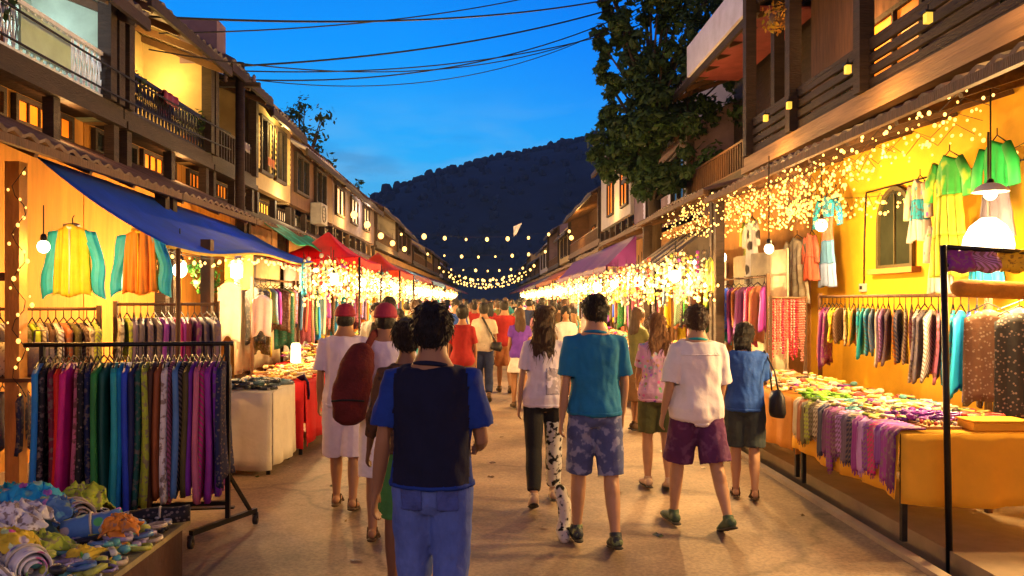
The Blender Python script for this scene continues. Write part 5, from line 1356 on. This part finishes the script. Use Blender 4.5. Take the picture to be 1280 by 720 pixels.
dress('small pale blue print blouse hung right of the arched window', 4.32, 8.0, 2.95, .4, .62, [M('fabric_flower',(.6,.5,.4),.8,.2,8,.05,pat='floral',col2=(.2,.2,.3),bscale=14),G('turquoise','print'),white_c])
dress('lime green dress hung behind the white dome lamp', 4.2, 7.28, 3.06, .62, 1.1, [M('fabric_leafgreen',(.03,.3,.05),.7,.2,6,.05,pat='print',col2=(.3,.45,.04),bscale=5),G('lime'),M('fabric_lime2',(.42,.5,.04),.7,.2,6,.05)])
dress('emerald green shawl hung at the near end of the yellow wall', 4.2, 6.6, 3.06, .5, .8, [M('fabric_emerald',(.01,.3,.06),.7,.2,6,.05),G('grey')])
dress('lime and steel blue dress hung beyond the grey cloth panel', 4.0, 12.2, 2.98, .75, 1.05, [G('lime'),G('lime','print'),G('steel','stripe')])
dress('white spotted dress hung under the icicle lights', 3.8, 11.5, 2.9, .6, .95, [M('fabric_whitespot',(.75,.74,.72),.8,.1,5,.05,pat='dots',col2=(.05,.04,.04),bscale=4)])
dress('coral printed blouse hung low between the grey panel and the blue dress', 4.25, 10.5, 2.62, .42, .62, [G('coral','print'),G('coral')])
dress('white floral tunic hung between the two green garments', 4.32, 7.62, 2.5, .42, .7, [G('white','floral'),G('white')])
dress('turquoise printed shawl hung low at the near end of the yellow wall', 4.3, 6.9, 2.42, .5, .62, [G('turquoise','print'),G('turquoise')], sleeves=False)
dress('pink printed blouse hung below the white spotted dress', 3.9, 11.9, 2.2, .45, .7, [G('pink','print'),G('pink')])
# lamps right
lamp_bulb('bright bare bulb before the grey cloth panel', (3.75,9.0,2.54), .065, .75, 46, WW)
lamp_bulb('bright bulb hanging above the white dome lamp', (3.58,5.7,2.46), .045, .7, 30, WW, shade=M('shade_white',(.8,.78,.7),.6,.1,5,.03))
dl_ = thing('dome_lamp', 'big glowing white dome lamp over the jewellery table', 'lamp', (3.72,5.95,2.0))
MB().lathe((3.72,5.95,2.06), [(.165,0),(.17,.05),(.16,.11),(.12,.19),(.05,.25),(.0,.255)], 24).build('dome', E('dome_glow',(1,.9,.72),3.2), dl_, True)
MB().tube([(3.72,5.95,2.33),(3.72,5.95,2.95)], .008, 5).build('cord', wire_m, dl_)
light((3.72,5.95,1.93), WW, 95, .15)
lamp_bulb('bright bulb among the lime and white dresses', (3.3,11.3,2.3), .07, .9, 50, WW)
lamp_bulb('warm bulb over the second jewellery table', (3.02,8.6,2.25), .05, .95, 40, WARM)
lamp_bulb('warm bulb under the grey corrugated awning', (3.1,13.7,2.15), .07, .4, 50, WARM)
# icicle curtain under the right porch eave
for i in range(12):
    x = 3.2+.1*(i%4); z0 = 3.07-.048*i
    pts = []
    ys, ye = 5.0+.25*i+(.28*(i-3) if i > 3 else 0), 14.5-.7*i*(i%2)
    for q in range(29):
        y = ys+(ye-ys)*q/28; pts.append((x, y, z0+.022*(y-4.6)+(.06 if q % 2 else -.06)))
    fairy(f'zigzag string of icicle lights under the right eave, {ordn[i]} from the top', pts, 95, .0115, bulb_s if i % 4 else bulb_y, 'icicle lights under the right eave', .06, .09, wr=.0025)
fairy('sparse string of tiny bulbs draped across the yellow wall', catenary((4.5,11.2,3.2),(4.5,5.6,3.25),.35), 34, .014, bulb_s, 'icicle lights under the right eave', .06, .12)
for i, (y, z) in enumerate(((6.5,3.93),(7.95,3.93),(9.5,3.95),(10.3,3.98))):
    t = thing('lantern', f'small square yellow lantern on the upper right balcony beam, {ordn[i]} along it', 'lantern', (3.58,y,z), 'lanterns on the right balcony beam')
    MB().box(3.55,y-.028,z+.02,3.60,y+.028,z+.1).build('glass', E('lantern_glow',lin(255,215,80),.85), t); MB().box(3.535,y-.04,z+.102,3.615,y+.04,z+.118).build('lid', black_metal, t)
    MB().tube([(3.575,y,z+.118),(3.575,y,z+.17)], .006, 5).build('hook', black_metal, t)
light((3.3,7.2,3.5), WARM, 5, .2); light((3.3,9.8,3.5), WARM, 5, .2); light((4.2,9.5,4.9), WARM, 10, .1); light((3.25,5.2,3.5), WARM, 3, .2)
# golden flower baskets on upper right balcony
for i, (y, z) in enumerate(((9.9,5.1),(9.2,5.35))):
    t = thing('flower_basket', f'hanging basket of golden flowers on the upper right balcony, {["farther","nearer"][i]} one', 'plant', (3.62,y,z), 'golden flower baskets')
    MB().lathe((3.62,y,z), [(.05,0),(.12,.06),(.14,.14)], 14).build('basket', wood_mid, t, True)
    leaf = leaf_crown([((3.62,y,z+.2),.22),((3.6,y+.12,z+.05),.16),((3.62,y-.14,z+.1),.16)], 90, .06, 1)
    leaf.c = [(.55*R.uniform(.6,1.2),.28,.03) for _ in leaf.c]; leaf.build("foliage", leaf_m, t)
    MB().tube([(3.62,y,z+.14),(3.62,y,z+.6)], .005, 4).build('chain', black_metal, t)
# lamps left
lamp_bulb('bright bulb under the blue tarp by the green plant', (-3.1,8.05,2.0), .07, .35, 30, WW)
lamp_bulb('warm bulb over the pale cloths of the left shop', (-3.75,6.75,2.15), .05, .3, 16, WARM)
lamp_bulb('warm bulb behind the mauve scarf rail', (-3.6,9.4,2.1), .06, .4, 34, WARM)
lt = thing('wall_lantern', 'white glass wall lantern on an orange panel under the blue tarp', 'lamp', (-3.9,12.1,1.95))
MB().lathe((-3.55,11.3,2.0), [(.02,0),(.08,.02),(.085,.12),(.08,.24),(.03,.27)], 16).build('globe', bulb_w, lt, True)
MB().box(-3.75,11.4,1.85,-3.35,11.43,2.4).build('back_panel', orange_wall, lt)
light((-3.5,11.1,1.9), WW, 60, .08)
# plant basket
t = thing('plant', 'hanging green plant beside the bulb under the blue tarp', 'plant', (-2.9,8.2,1.75))
MB().lathe((-2.9,8.2,1.78), [(.05,0),(.1,.05),(.12,.12)], 12).build('pot', wood_mid, t, True)
lf = leaf_crown([((-2.9,8.2,1.98),.16),((-2.85,8.15,1.85),.12),((-2.98,8.2,2.05),.12)], 80, .06, 1); lf.c = [(.06,.22*R.uniform(.6,1.2),.03) for _ in lf.c]; lf.build('leaves', leaf_m, t)
MB().tube([(-2.9,8.2,1.9),(-2.9,8.2,2.25)], .005, 4).build('chain', black_metal, t)
# white lit cloths / lampshades
for i, (x, y, z, w_, h) in enumerate(((-3.3,10.2,1.98,.34,.75),(-3.05,10.8,1.82,.3,.55))):
    garment(f'white cloth glowing under the blue tarp, {["farther left and longer","shorter and nearer the street"][i]}', (x,y,z), 1.2, w_, h, white_c, 'white cloths under the blue tarp', .04)
# left tables
table('small table under a white cloth behind the front rack', -2.75, -2.1, 7.75, 8.6, .8)
cloth_over('white cloth over the small table behind the front rack', -2.75, -2.1, 7.75, 8.6, .8, (.74,.72,.7,.6), M('cloth_offwhite', (.62,.56,.46), .85, .15, 3, .1))
table('small table under a red cloth next to the white clothed one', -2.72, -2.02, 8.75, 10.4, .8)
cloth_over('bright red cloth over the table next to the white clothed one', -2.72, -2.02, 8.75, 10.4, .8, (.72,.7,.7,.6), M('cloth_bright_red', (.62,.012,.015), .8, .12, 3, .1))
trinkets('dark patterned purses on the white clothed table', -2.72, -2.15, 7.8, 8.5, .812, 60, .05, [(.02,.025,.03),(.1,.13,.15),(.3,.3,.28),(.05,.1,.12)], .1)
trinkets('golden trinkets on the red clothed table', -2.7, -2.05, 8.9, 10.35, .812, 200, .032, [(.7,.5,.12),(.75,.6,.3),(.5,.3,.1),(.7,.65,.5)], .12)
o = MB().tube([(-2.07,8.85,.815),(-2.04,8.85,.85),(-2.0,8.86,.79),(-1.985,8.86,.66),(-1.985,8.86,.6)], [(.07,.012),(.09,.012),(.075,.012),(.05,.012),(.01,.008)], 10).build('draped_cloth', G('navy'), None, True); tag(o, 'dark pointed cloth hanging over the corner of the red cloth', 'cloth')
cd = thing('candle_lamp', 'tall glowing white table lamp among golden trinkets', 'lamp', (-2.45,10.2,.82))
MB().lathe((-2.45,10.2,.815), [(.06,0),(.06,.015),(.015,.03),(.012,.08)], 12).build('stand', wood_mid, cd, True); MB().lathe((-2.45,10.2,.9), [(.05,0),(.065,.01),(.06,.22),(.045,.25)], 14).build('glass', E('candle_glow',(1,.8,.45),6), cd, True)
light((-2.3,10.0,1.1), WARM, 14, .06)
# ---- front left goods table
bx = thing('display_bin', 'low brown display bin of rolled cloths and soft toys at the lower left', 'display bin', (-2.4,3.6,0))
MB().box(-3.1,3.05,0,-1.62,4.25,.5).build('bin_body', M('bin_brown', (.05,.015,.012), .7, .3, 4, .1), bx, bevel=.01)
MB().box(-3.13,3.02,.503,-1.59,4.28,.53).build('rim', M('bin_cloth', (.3,.25,.12), .8, .3, 6, .1), bx)
rolls = [('yellow','floral'),('white','floral'),('lime','print'),('cream','floral'),('white','print'),('steel','floral'),('white','floral'),('steel','print'),('orange','print'),('cream','floral'),('turquoise','floral'),('lilac','floral'),('white','stripe'),('black','dots'),('yellow','floral'),('lime','stripe'),('steel','floral'),('pink','floral')]
pts_ = [(-1.76,3.5,.05),(-1.9,3.3,.075),(-2.0,3.55,.08),(-2.1,3.28,.085),(-2.2,3.75,.085),(-1.9,3.85,.07),(-2.3,3.5,.09),(-2.45,3.95,.09),(-1.72,3.75,.05),(-2.1,4.05,.08),(-2.35,4.12,.085),(-2.6,4.1,.09),(-1.95,3.12,.07),(-1.7,4.15,.045),(-2.05,3.4,.07),(-2.3,3.2,.08),(-2.15,3.95,.07),(-2.5,3.7,.08)]
def crumple(mb, c, r, amp=.3, fr=2.2, n=34):
    s0 = R.uniform(0,50); ca, sa = math.cos(s0), math.sin(s0)
    def fn(u, v):
        a, b_ = 2*u-1, 2*v-1
        q = V((a*fr*.8+s0, b_*fr*.8, s0)); wx, wy = noise.noise(q)*.35, noise.noise(q+V((9,3,1)))*.35
        X_, Y_ = a+wx+.15*noise.noise(q*2.5), b_+wy
        dome = max(0, 1-(a*a+b_*b_)*.5)
        ridge = 1-abs(noise.noise(V((a*1.6+s0, b_*3.1, 4))))*2.2
        ridge2 = 1-abs(noise.noise(V((a*3.4+s0, b_*5.5+a*2, 8))))*2.2
        z = -1+dome*1.35+.5*ridge*dome+.24*ridge2*(.4+dome)
        return (c[0]+(X_*ca-Y_*sa)*r[0], c[1]+(X_*sa+Y_*ca)*r[1], c[2]+max(-1,z)*r[2]*.9)
    return mb.sheet(fn, n, n, .006)
for i, (c, (x, y, r_)) in enumerate(zip(rolls, pts_)):
    lay = (.07 if i in (4,6,8,10,14,15,16) else 0)
    a = R.uniform(-.9,.9); d_ = V((math.cos(a), math.sin(a), R.uniform(0,.3)))*R.uniform(.08,.15); z = .535+r_+lay
    if i % 4 != 1:
        t = thing('cloth_bundle', f'{desc(c)} crumpled cloth in the display bin, beside the {desc(rolls[(i+1)%len(rolls)])} one', 'cloth', (x,y,.535), 'cloths in the display bin')
        crumple(MB(), (x,y,.535+r_*.9+lay), (r_*1.7,r_*1.5,r_*1.0)).build('cloth', G(*c), t, True)
        m = MB(); m.tube([(x-r_*.6,y-r_*.9,.6+lay),(x,y-r_*1.2,.56+lay),(x+r_*.9,y-r_*1.1,.545)], [(.03,.008),(.035,.008),(.02,.008)], 8, rnd=True); m.build('loose_end', G(c[0]), t, True)
    else:
        t = thing('rolled_cloth', f'{desc(c)} rolled cloth in the display bin, beside the {desc(rolls[(i+1)%len(rolls)])} one', 'rolled cloth', (x,y,.535), 'cloths in the display bin')
        p = V((x,y,z)); m = MB()
        def spiral(u, v, p=p, d_=d_, r_=r_):
            a = u*PI*5; rr_ = r_*(.35+.65*u)+.004*math.sin(v*9+u*20); dn = d_.normalized(); x1 = dn.orthogonal().normalized(); y1 = dn.cross(x1)
            return tuple(p + d_*(2*v-1) + (x1*math.cos(a)+y1*math.sin(a))*rr_)
        m.sheet(spiral, 70, 6, .007); m.build('roll', G(*c), t, True)
        m = MB(); dn = d_.normalized(); x1 = dn.orthogonal().normalized(); y1 = dn.cross(x1)
        m.tube([p+(x1*math.cos(2*PI*k/16)+y1*math.sin(2*PI*k/16))*(r_*1.05) for k in range(17)], .006, 5); m.build('tie', G('cream'), t, True)
trinkets('small patterned purses and hair ties along the right rim of the display bin', -1.95, -1.62, 3.2, 3.95, .535, 150, .032, [(.6,.6,.5),(.45,.5,.08),(.1,.2,.4),(.03,.03,.03),(.5,.42,.3),(.35,.3,.5),(.1,.35,.35)], .1)
trinkets('beaded trim heaped along the rim of the display bin', -2.1, -1.62, 3.95, 4.25, .535, 90, .022, [(.02,.02,.02),(.6,.6,.5),(.3,.35,.3),(.1,.2,.35)], .08)
for i, (x, y, c) in enumerate(((-2.95,4.5,'lime'),(-2.75,4.62,'teal'),(-2.55,4.5,'yellow'),(-2.33,4.6,'lime'),(-2.65,4.45,'orange'))):
    t = thing('cloth_bundle', f'{c} scarf bundle piled on the crate behind the bin, ' + ['at its left end','left of the yellow one','between teal and lime','right of the yellow one','in front of the others'][i], 'scarf', (x,y,.42), 'scarf bundles on the crate')
    crumple(MB(), (x,y,.53), (.15,.13,.13), .45, 2.0).build('cloth', G(c,'print' if i % 2 else None), t, True)
    m = MB(); m.tube([(x-.05,y-.04,.6),(x-.08,y-.12,.5),(x-.07,y-.15,.38),(x-.05,y-.16,.3)], [(.04,.012),(.045,.012),(.045,.012),(.03,.01)], 8, rnd=True)
    m.tube([(x+.05,y-.05,.58),(x+.07,y-.12,.48),(x+.06,y-.15,.36)], [(.035,.012),(.04,.012),(.03,.01)], 8, rnd=True); m.build('loose_end', G(c), t, True)
tagmb(MB().box(-3.3,4.35,0,-2.15,4.75,.42), 'crate', M('crate_brown', (.07,.04,.02), .8, .35, 5, .2), 'low brown crate under the cloth toys behind the display bin', 'crate')

# ------------------------------------------------------------------ further stalls down both sides
ccol = ['red','cream','teal','purple','orange','royal','lime','white','magenta','brown']
def far_stall(side, y, i, l=2.4):
    sname = 'left' if side < 0 else 'right'
    n0 = ordn[i]
    c = ccol[(i*3+(side > 0)) % len(ccol)]
    xo = 2.15 if side < 0 else 2.35
    x0, x1 = sorted((side*xo, side*(xo+.8)))
    det = y < 26
    table(f'{n0} stall table in the {sname} row past the {"red clothed" if side<0 else "second jewellery"} table, {c} clothed', x0, x1, y, y+l, .8)
    cloth_over(f'{c} cloth over the {n0} stall table of the {sname} row', x0, x1, y, y+l, .8, .7, G(c))
    trinkets(f'goods heaped on the {n0} stall table of the {sname} row', x0+.04, x1-.04, y+.05, y+l-.05, .812, 230 if det else 60, .04 if det else .06, None, .36)
    if det:
        m = MB()
        for q in range(34):
            yb_ = y+l*(q+.5)/34; xb2 = side*(xo+.1+.35*R.random()); zt_ = R.uniform(2.15,2.35); L_ = R.uniform(.2,.6); cc = R.choice(TR); st_ = R.uniform(.02,.045)
            m.tube([(xb2,yb_,zt_+.1),(xb2,yb_,zt_-L_)], .002, 3, (.05,.04,.03))
            for e_ in range(int(L_/(st_*2.2))): m.ball((xb2,yb_,zt_-e_*st_*2.2), st_*R.uniform(.5,1), 6, 4, cc if R.random() < .7 else R.choice(TR))
        o = m.build('ornaments', vc_m, None, True); kind(o, 'stuff'); tag(o, f'bead and shell ornaments dangling over the {n0} stall of the {sname} row', 'ornaments')
    # back rail with cloths
    xr = side*(xo+1.15); k = 9 if det else 6
    t = thing('clothes_rail', f'rail of hanging cloths behind the {n0} stall of the {sname} row', 'clothes rail', (xr,y+l/2,0), 'rails behind the stalls')
    MB().tube([(xr,y,2.0),(xr,y+l,2.0)], .016, 6).build('bar', wood_mid, t)
    for yy in (y,y+l): MB().bar((xr,yy,.07),(xr,yy,2.03),.04).build('upright', wood_mid, t)
    cols = list(palette)
    for q in range(k):
        cc = R.choice(cols); pt = R.choice([None,None,'print','stripe','dots'])
        h = R.uniform(.5,1.05)
        garment(f'{desc((cc,pt))} cloth, {ordn[q]} on the rail behind the {n0} stall of the {sname} row', (xr,y+l*(q+.5)/k,1.93), PI/2+side*R.uniform(.4,1.1), .4, h, G(cc,pt), 'cloths behind the stalls', .04, name='hanging_cloth', hang=det)
    # a pale curtain added to catch the lamp glow; cloths hung facing the street
    xb_ = side*(xo+1.4)
    cn = ['cream','white','yellow','orange','coral'][i%5]
    MBc = MB().sheet(lambda u, v: (xb_+.03*math.sin(u*l*9), y+l*u, 2.35-1.7*v), int(l*16), 5, .01)
    tag(MBc.build('curtain', G(cn), None, True), f'{cn} curtain at the back of the {n0} stall of the {sname} row', 'curtain', 'curtains behind the stalls')
    if det:
        for q in range(4):
            cc = R.choice([('yellow',None),('white','floral'),('lime',None),('steel','stripe'),('cream','print'),('turquoise','print'),('white',None),('orange','print'),('lime','print'),('white','dots')])
            hh = R.uniform(.35,.7); ww = R.uniform(.35,.5)
            garment(f'{desc(cc)} cloth facing the street, {ordn[q]} along the {n0} stall of the {sname} row', (side*(xo+.5+.12*(q%2)), y+l*(q+.5)/4, 2.3), side*R.uniform(-.5,.2), ww, hh, G(*cc), 'cloths hung facing the street', .016, name='hanging_cloth')
    # lights
    xl = side*(xo+.15)
    for b in range(2 if det else 1):
        lamp_bulb(f'{["brighter","fainter"][b]} bare bulb over the {n0} stall of the {sname} row', (xl+side*.25*b, y+l*(.3+.45*b), 2.02+.12*b), .075 if det else .1, .35, (60 if det else 95)*(1 if b == 0 else .5), WW if b == 0 else WARM)
    for s_ in range(4 if det else 3):
        z = 2.3-.12*s_; pts = [(xl+side*.12*s_, y+l*q/8, z+(.05 if q%2 else -.05)) for q in range(9)]
        fairy(f'{["top","middle","bottom","lowest"][s_]} string of small bulbs at the {n0} stall of the {sname} row', pts, 34 if det else 24, .019 if det else .034, bulb_w if s_ == 1 else bulb_y, 'bulb strings on the stalls', .09, .28, far=not det)
yy = 11.2; i = 0
while yy < 60 and i < 16:
    far_stall(-1, yy, i, 2.4); yy += 2.7+.04*yy*(i > 6); i += 1
yy = 10.0; i = 0
while yy < 62 and i < 16:
    far_stall(1, yy, i, 2.3); yy += 2.6+.04*yy*(i > 6); i += 1
# low eave awnings over the far stalls
aws = [('maroon','dark maroon'),('steel','faded blue'),('rust','rust brown'),('grey','dull grey'),('plum','plum')]
for j, (y0, y1) in enumerate(((24,31),(32,41),(42,52),(53,66),(67,90))):
    awning(f'{aws[j][1]} awning low over the far left stalls', 3.4, 2.2, y0, y1, 2.95, 2.45, M('tarp_'+aws[j][0], tuple(c*1.2 for c in palette[aws[j][0]]), .7, .25, 2, .1, trans=.25), -1, True)
for j, (y0, y1) in enumerate(((30,40),(41,52),(53,66),(67,90))):
    awning(f'{aws[(j+2)%5][1]} awning low over the far right stalls', 3.2, 2.4, y0, y1, 2.95, 2.45, M('tarp_'+aws[(j+2)%5][0], tuple(c*1.2 for c in palette[aws[(j+2)%5][0]]), .7, .25, 2, .1, trans=.25), 1, True)
# bulbs on the brick house and along the far eaves
for i, (x, y, z) in enumerate(((-3.85,23,4.15),(-3.85,25.5,4.1),(-3.75,28,3.95),(-3.7,31,3.9),(-3.6,34.5,3.9),(3.75,36,4.5))):
    lamp_bulb(f'round bulb at the upper storey of the far houses, {ordn[i]} along', (x,y,z), .1, .3, 24 if i % 2 == 0 else 0, WARM, bulb_y, 'round bulbs on the far houses')
# upper storey lights inside balconies
light((-4.75,7.6,4.75), (1,.85,.62), 6, .1); light((-4.8,8.3,4.7), (.8,.9,1), 5, .1); light((-4.7,10.4,4.95), (1,.6,.15), 16, .1); light((-4.7,11.5,4.9), (1,.6,.15), 7, .1)
light((-3.95,15.5,4.95), (1,.68,.2), 14, .1); light((-3.85,16.0,3.75), (1,.75,.35), 8, .1); light((-3.8,26,4.6), (1,.8,.6), 12, .1)
light((-4.2,8,3.5), (1,.5,.15), 3, .1); light((-4.2,11.0,3.5), (1,.5,.15), 3.5, .1); light((-4.2,5.5,3.5), (1,.5,.15), 2.5, .1)
light((3.7,34,5.0), WARM, 60, .1); light((3.6,25.5,4.6), WARM, 14, .1); light((3.5,14.0,4.3), WARM, 18, .1); light((2.9,20,4.0), WARM, 10, .1)


# ------------------------------------------------------------------ balcony clutter and wall fittings
for i, (x, y, z, c) in enumerate(((-4.33,6.6,3.89,'lime'),(-4.33,7.0,3.89,'green'),(-4.33,9.6,3.89,'green'),(-4.33,11.6,3.89,'olive'),(-4.4,13.1,3.89,'green'),(3.9,6.0,3.72,'green'),(3.9,8.7,3.72,'olive'),(3.9,10.6,3.72,'green'))):
    t = thing('potted_plant', f'{["low","bushy","upright","drooping","sparse","leafy","trailing","spindly"][i]} potted plant on the balcony ' + ['of the lattice house','by the balcony panel','near end of the yellow glowing one','far end of the yellow glowing one','beside the utility pole','above the dome lamp','above the arched window','over the icicle lights'][i], 'plant', (x,y,z), 'potted plants on the balconies')
    MB().lathe((x,y,z), [(.07,0),(.1,.05),(.12,.18),(.11,.18)], 12).build('pot', M('terracotta', (.25,.09,.04), .8, .3, 6, .1), t, True)
    leaf_crown([((x,y,z+.34),.2),((x+.05,y+.08,z+.46),.14),((x-.04,y-.08,z+.44),.14)], 70, .08, 1).build('leaves', leaf_m, t)
for i, (y, c) in enumerate(((5.2,'cream'),(10.2,'maroon'),(13.4,'grey'),(15.0,'rust'))):
    o = MB().sheet(lambda u, v: (-4.2+(.07 if v < .5 else -.02)+(.0 if .35<v<.65 else 0)+.012*math.sin(u*17), y+.5*u, 4.41-.5*abs(v-.35)-.0), 12, 10, .01).build('laundry', G(c), None, True)
    tag(o, f'{c} cloth airing over a left balcony rail, {ordn[i]} along', 'laundry', 'laundry on the balcony rails')
for i, (side, x, y, z) in enumerate(((-1,4.22,19.2,3.5),(1,4.22,20.5,4.6))):
    t = thing('air_conditioner', f'grey air conditioner box on the wall {["of the brown plank house","beside the blue white shutters"][i]}', 'air conditioner', (side*(x-.2),y,z))
    MB().box(side*(x-.3),y-.35,z,side*(x-.03),y+.35,z+.5).build('casing', M('ac_grey', (.35,.34,.33), .6, .25, 5, .05), t, bevel=.015)
    m = MB(); m.tube([(side*(x-.305),y+.2*math.cos(q*PI/8)-.08,z+.25+.2*math.sin(q*PI/8)) for q in range(17)], .01, 5)
    for q in range(5): m.bar((side*(x-.306),y-.26,z+.09+.08*q),(side*(x-.306),y+.1,z+.09+.08*q), .012)
    m.build('fan_grille', black_metal, t)

# small litter on the road, a cable and a socket on the yellow wall
m = MB()
for i in range(46):
    x, y = R.uniform(-2.4,2.5), 3.6+12*R.random()**1.5; s_ = R.uniform(.012,.04); a = R.uniform(0,6.3); c = R.choice([(.6,.55,.45),(.15,.1,.05),(.25,.15,.06),(.08,.1,.04),(.5,.45,.4)])
    dx_, dy_ = math.cos(a)*s_, math.sin(a)*s_
    m.sheet(lambda u, v: (x+dx_*(2*u-1)-dy_*.5*(2*v-1), y+dy_*(2*u-1)+dx_*.5*(2*v-1), .006+.012*abs(math.sin(u*4+i))*v), 3, 3, .002, c)
o = m.build('litter', vc_m, None); kind(o, 'stuff'); tag(o, 'dry leaves and paper scraps scattered on the road', 'litter')
o = MB().tube([(4.585,6.1,2.95),(4.585,6.9,2.9),(4.585,8.3,2.98),(4.585,9.7,3.0),(4.585,9.75,2.4),(4.585,9.76,1.9)], .009, 6).build('wall_cable', black_metal, None, True); tag(o, 'black cable clipped along the yellow wall above the arched window', 'cable')
t = thing('wall_socket', 'white socket box on the yellow wall below the black cable', 'socket', (4.57,9.76,1.82)); MB().box(4.55,9.7,1.8,4.598,9.82,1.9).build('casing', plaster_w, t, bevel=.006)
MB().box(4.545,9.73,1.83,4.549,9.79,1.87).build('cover', black_metal, t)
for (p, col, pw, rad, nm) in LIGHTS:
    l = bpy.data.lights.new(nm, 'POINT'); l.energy = pw*LK; l.color = col; l.shadow_soft_size = rad
    o = bpy.data.objects.new(nm, l); C.objects.link(o); o.location = p


# ------------------------------------------------------------------ evening air
HZ = True
if HZ:
    hzm = bpy.data.materials.new('haze'); hzm.use_nodes = True; hn = hzm.node_tree.nodes; hl = hzm.node_tree.links
    hn.remove(hn['Principled BSDF']); pv = hn.new('ShaderNodeVolumePrincipled'); pv.inputs['Color'].default_value = (.35,.6,1,1); pv.inputs['Density'].default_value = .00022; pv.inputs['Anisotropy'].default_value = .0
    hl.new(pv.outputs[0], hn['Material Output'].inputs['Volume'])
    kind(MB().box(-700,-60,-1.2,1050,1250,160).build('haze', hzm), 'stuff')
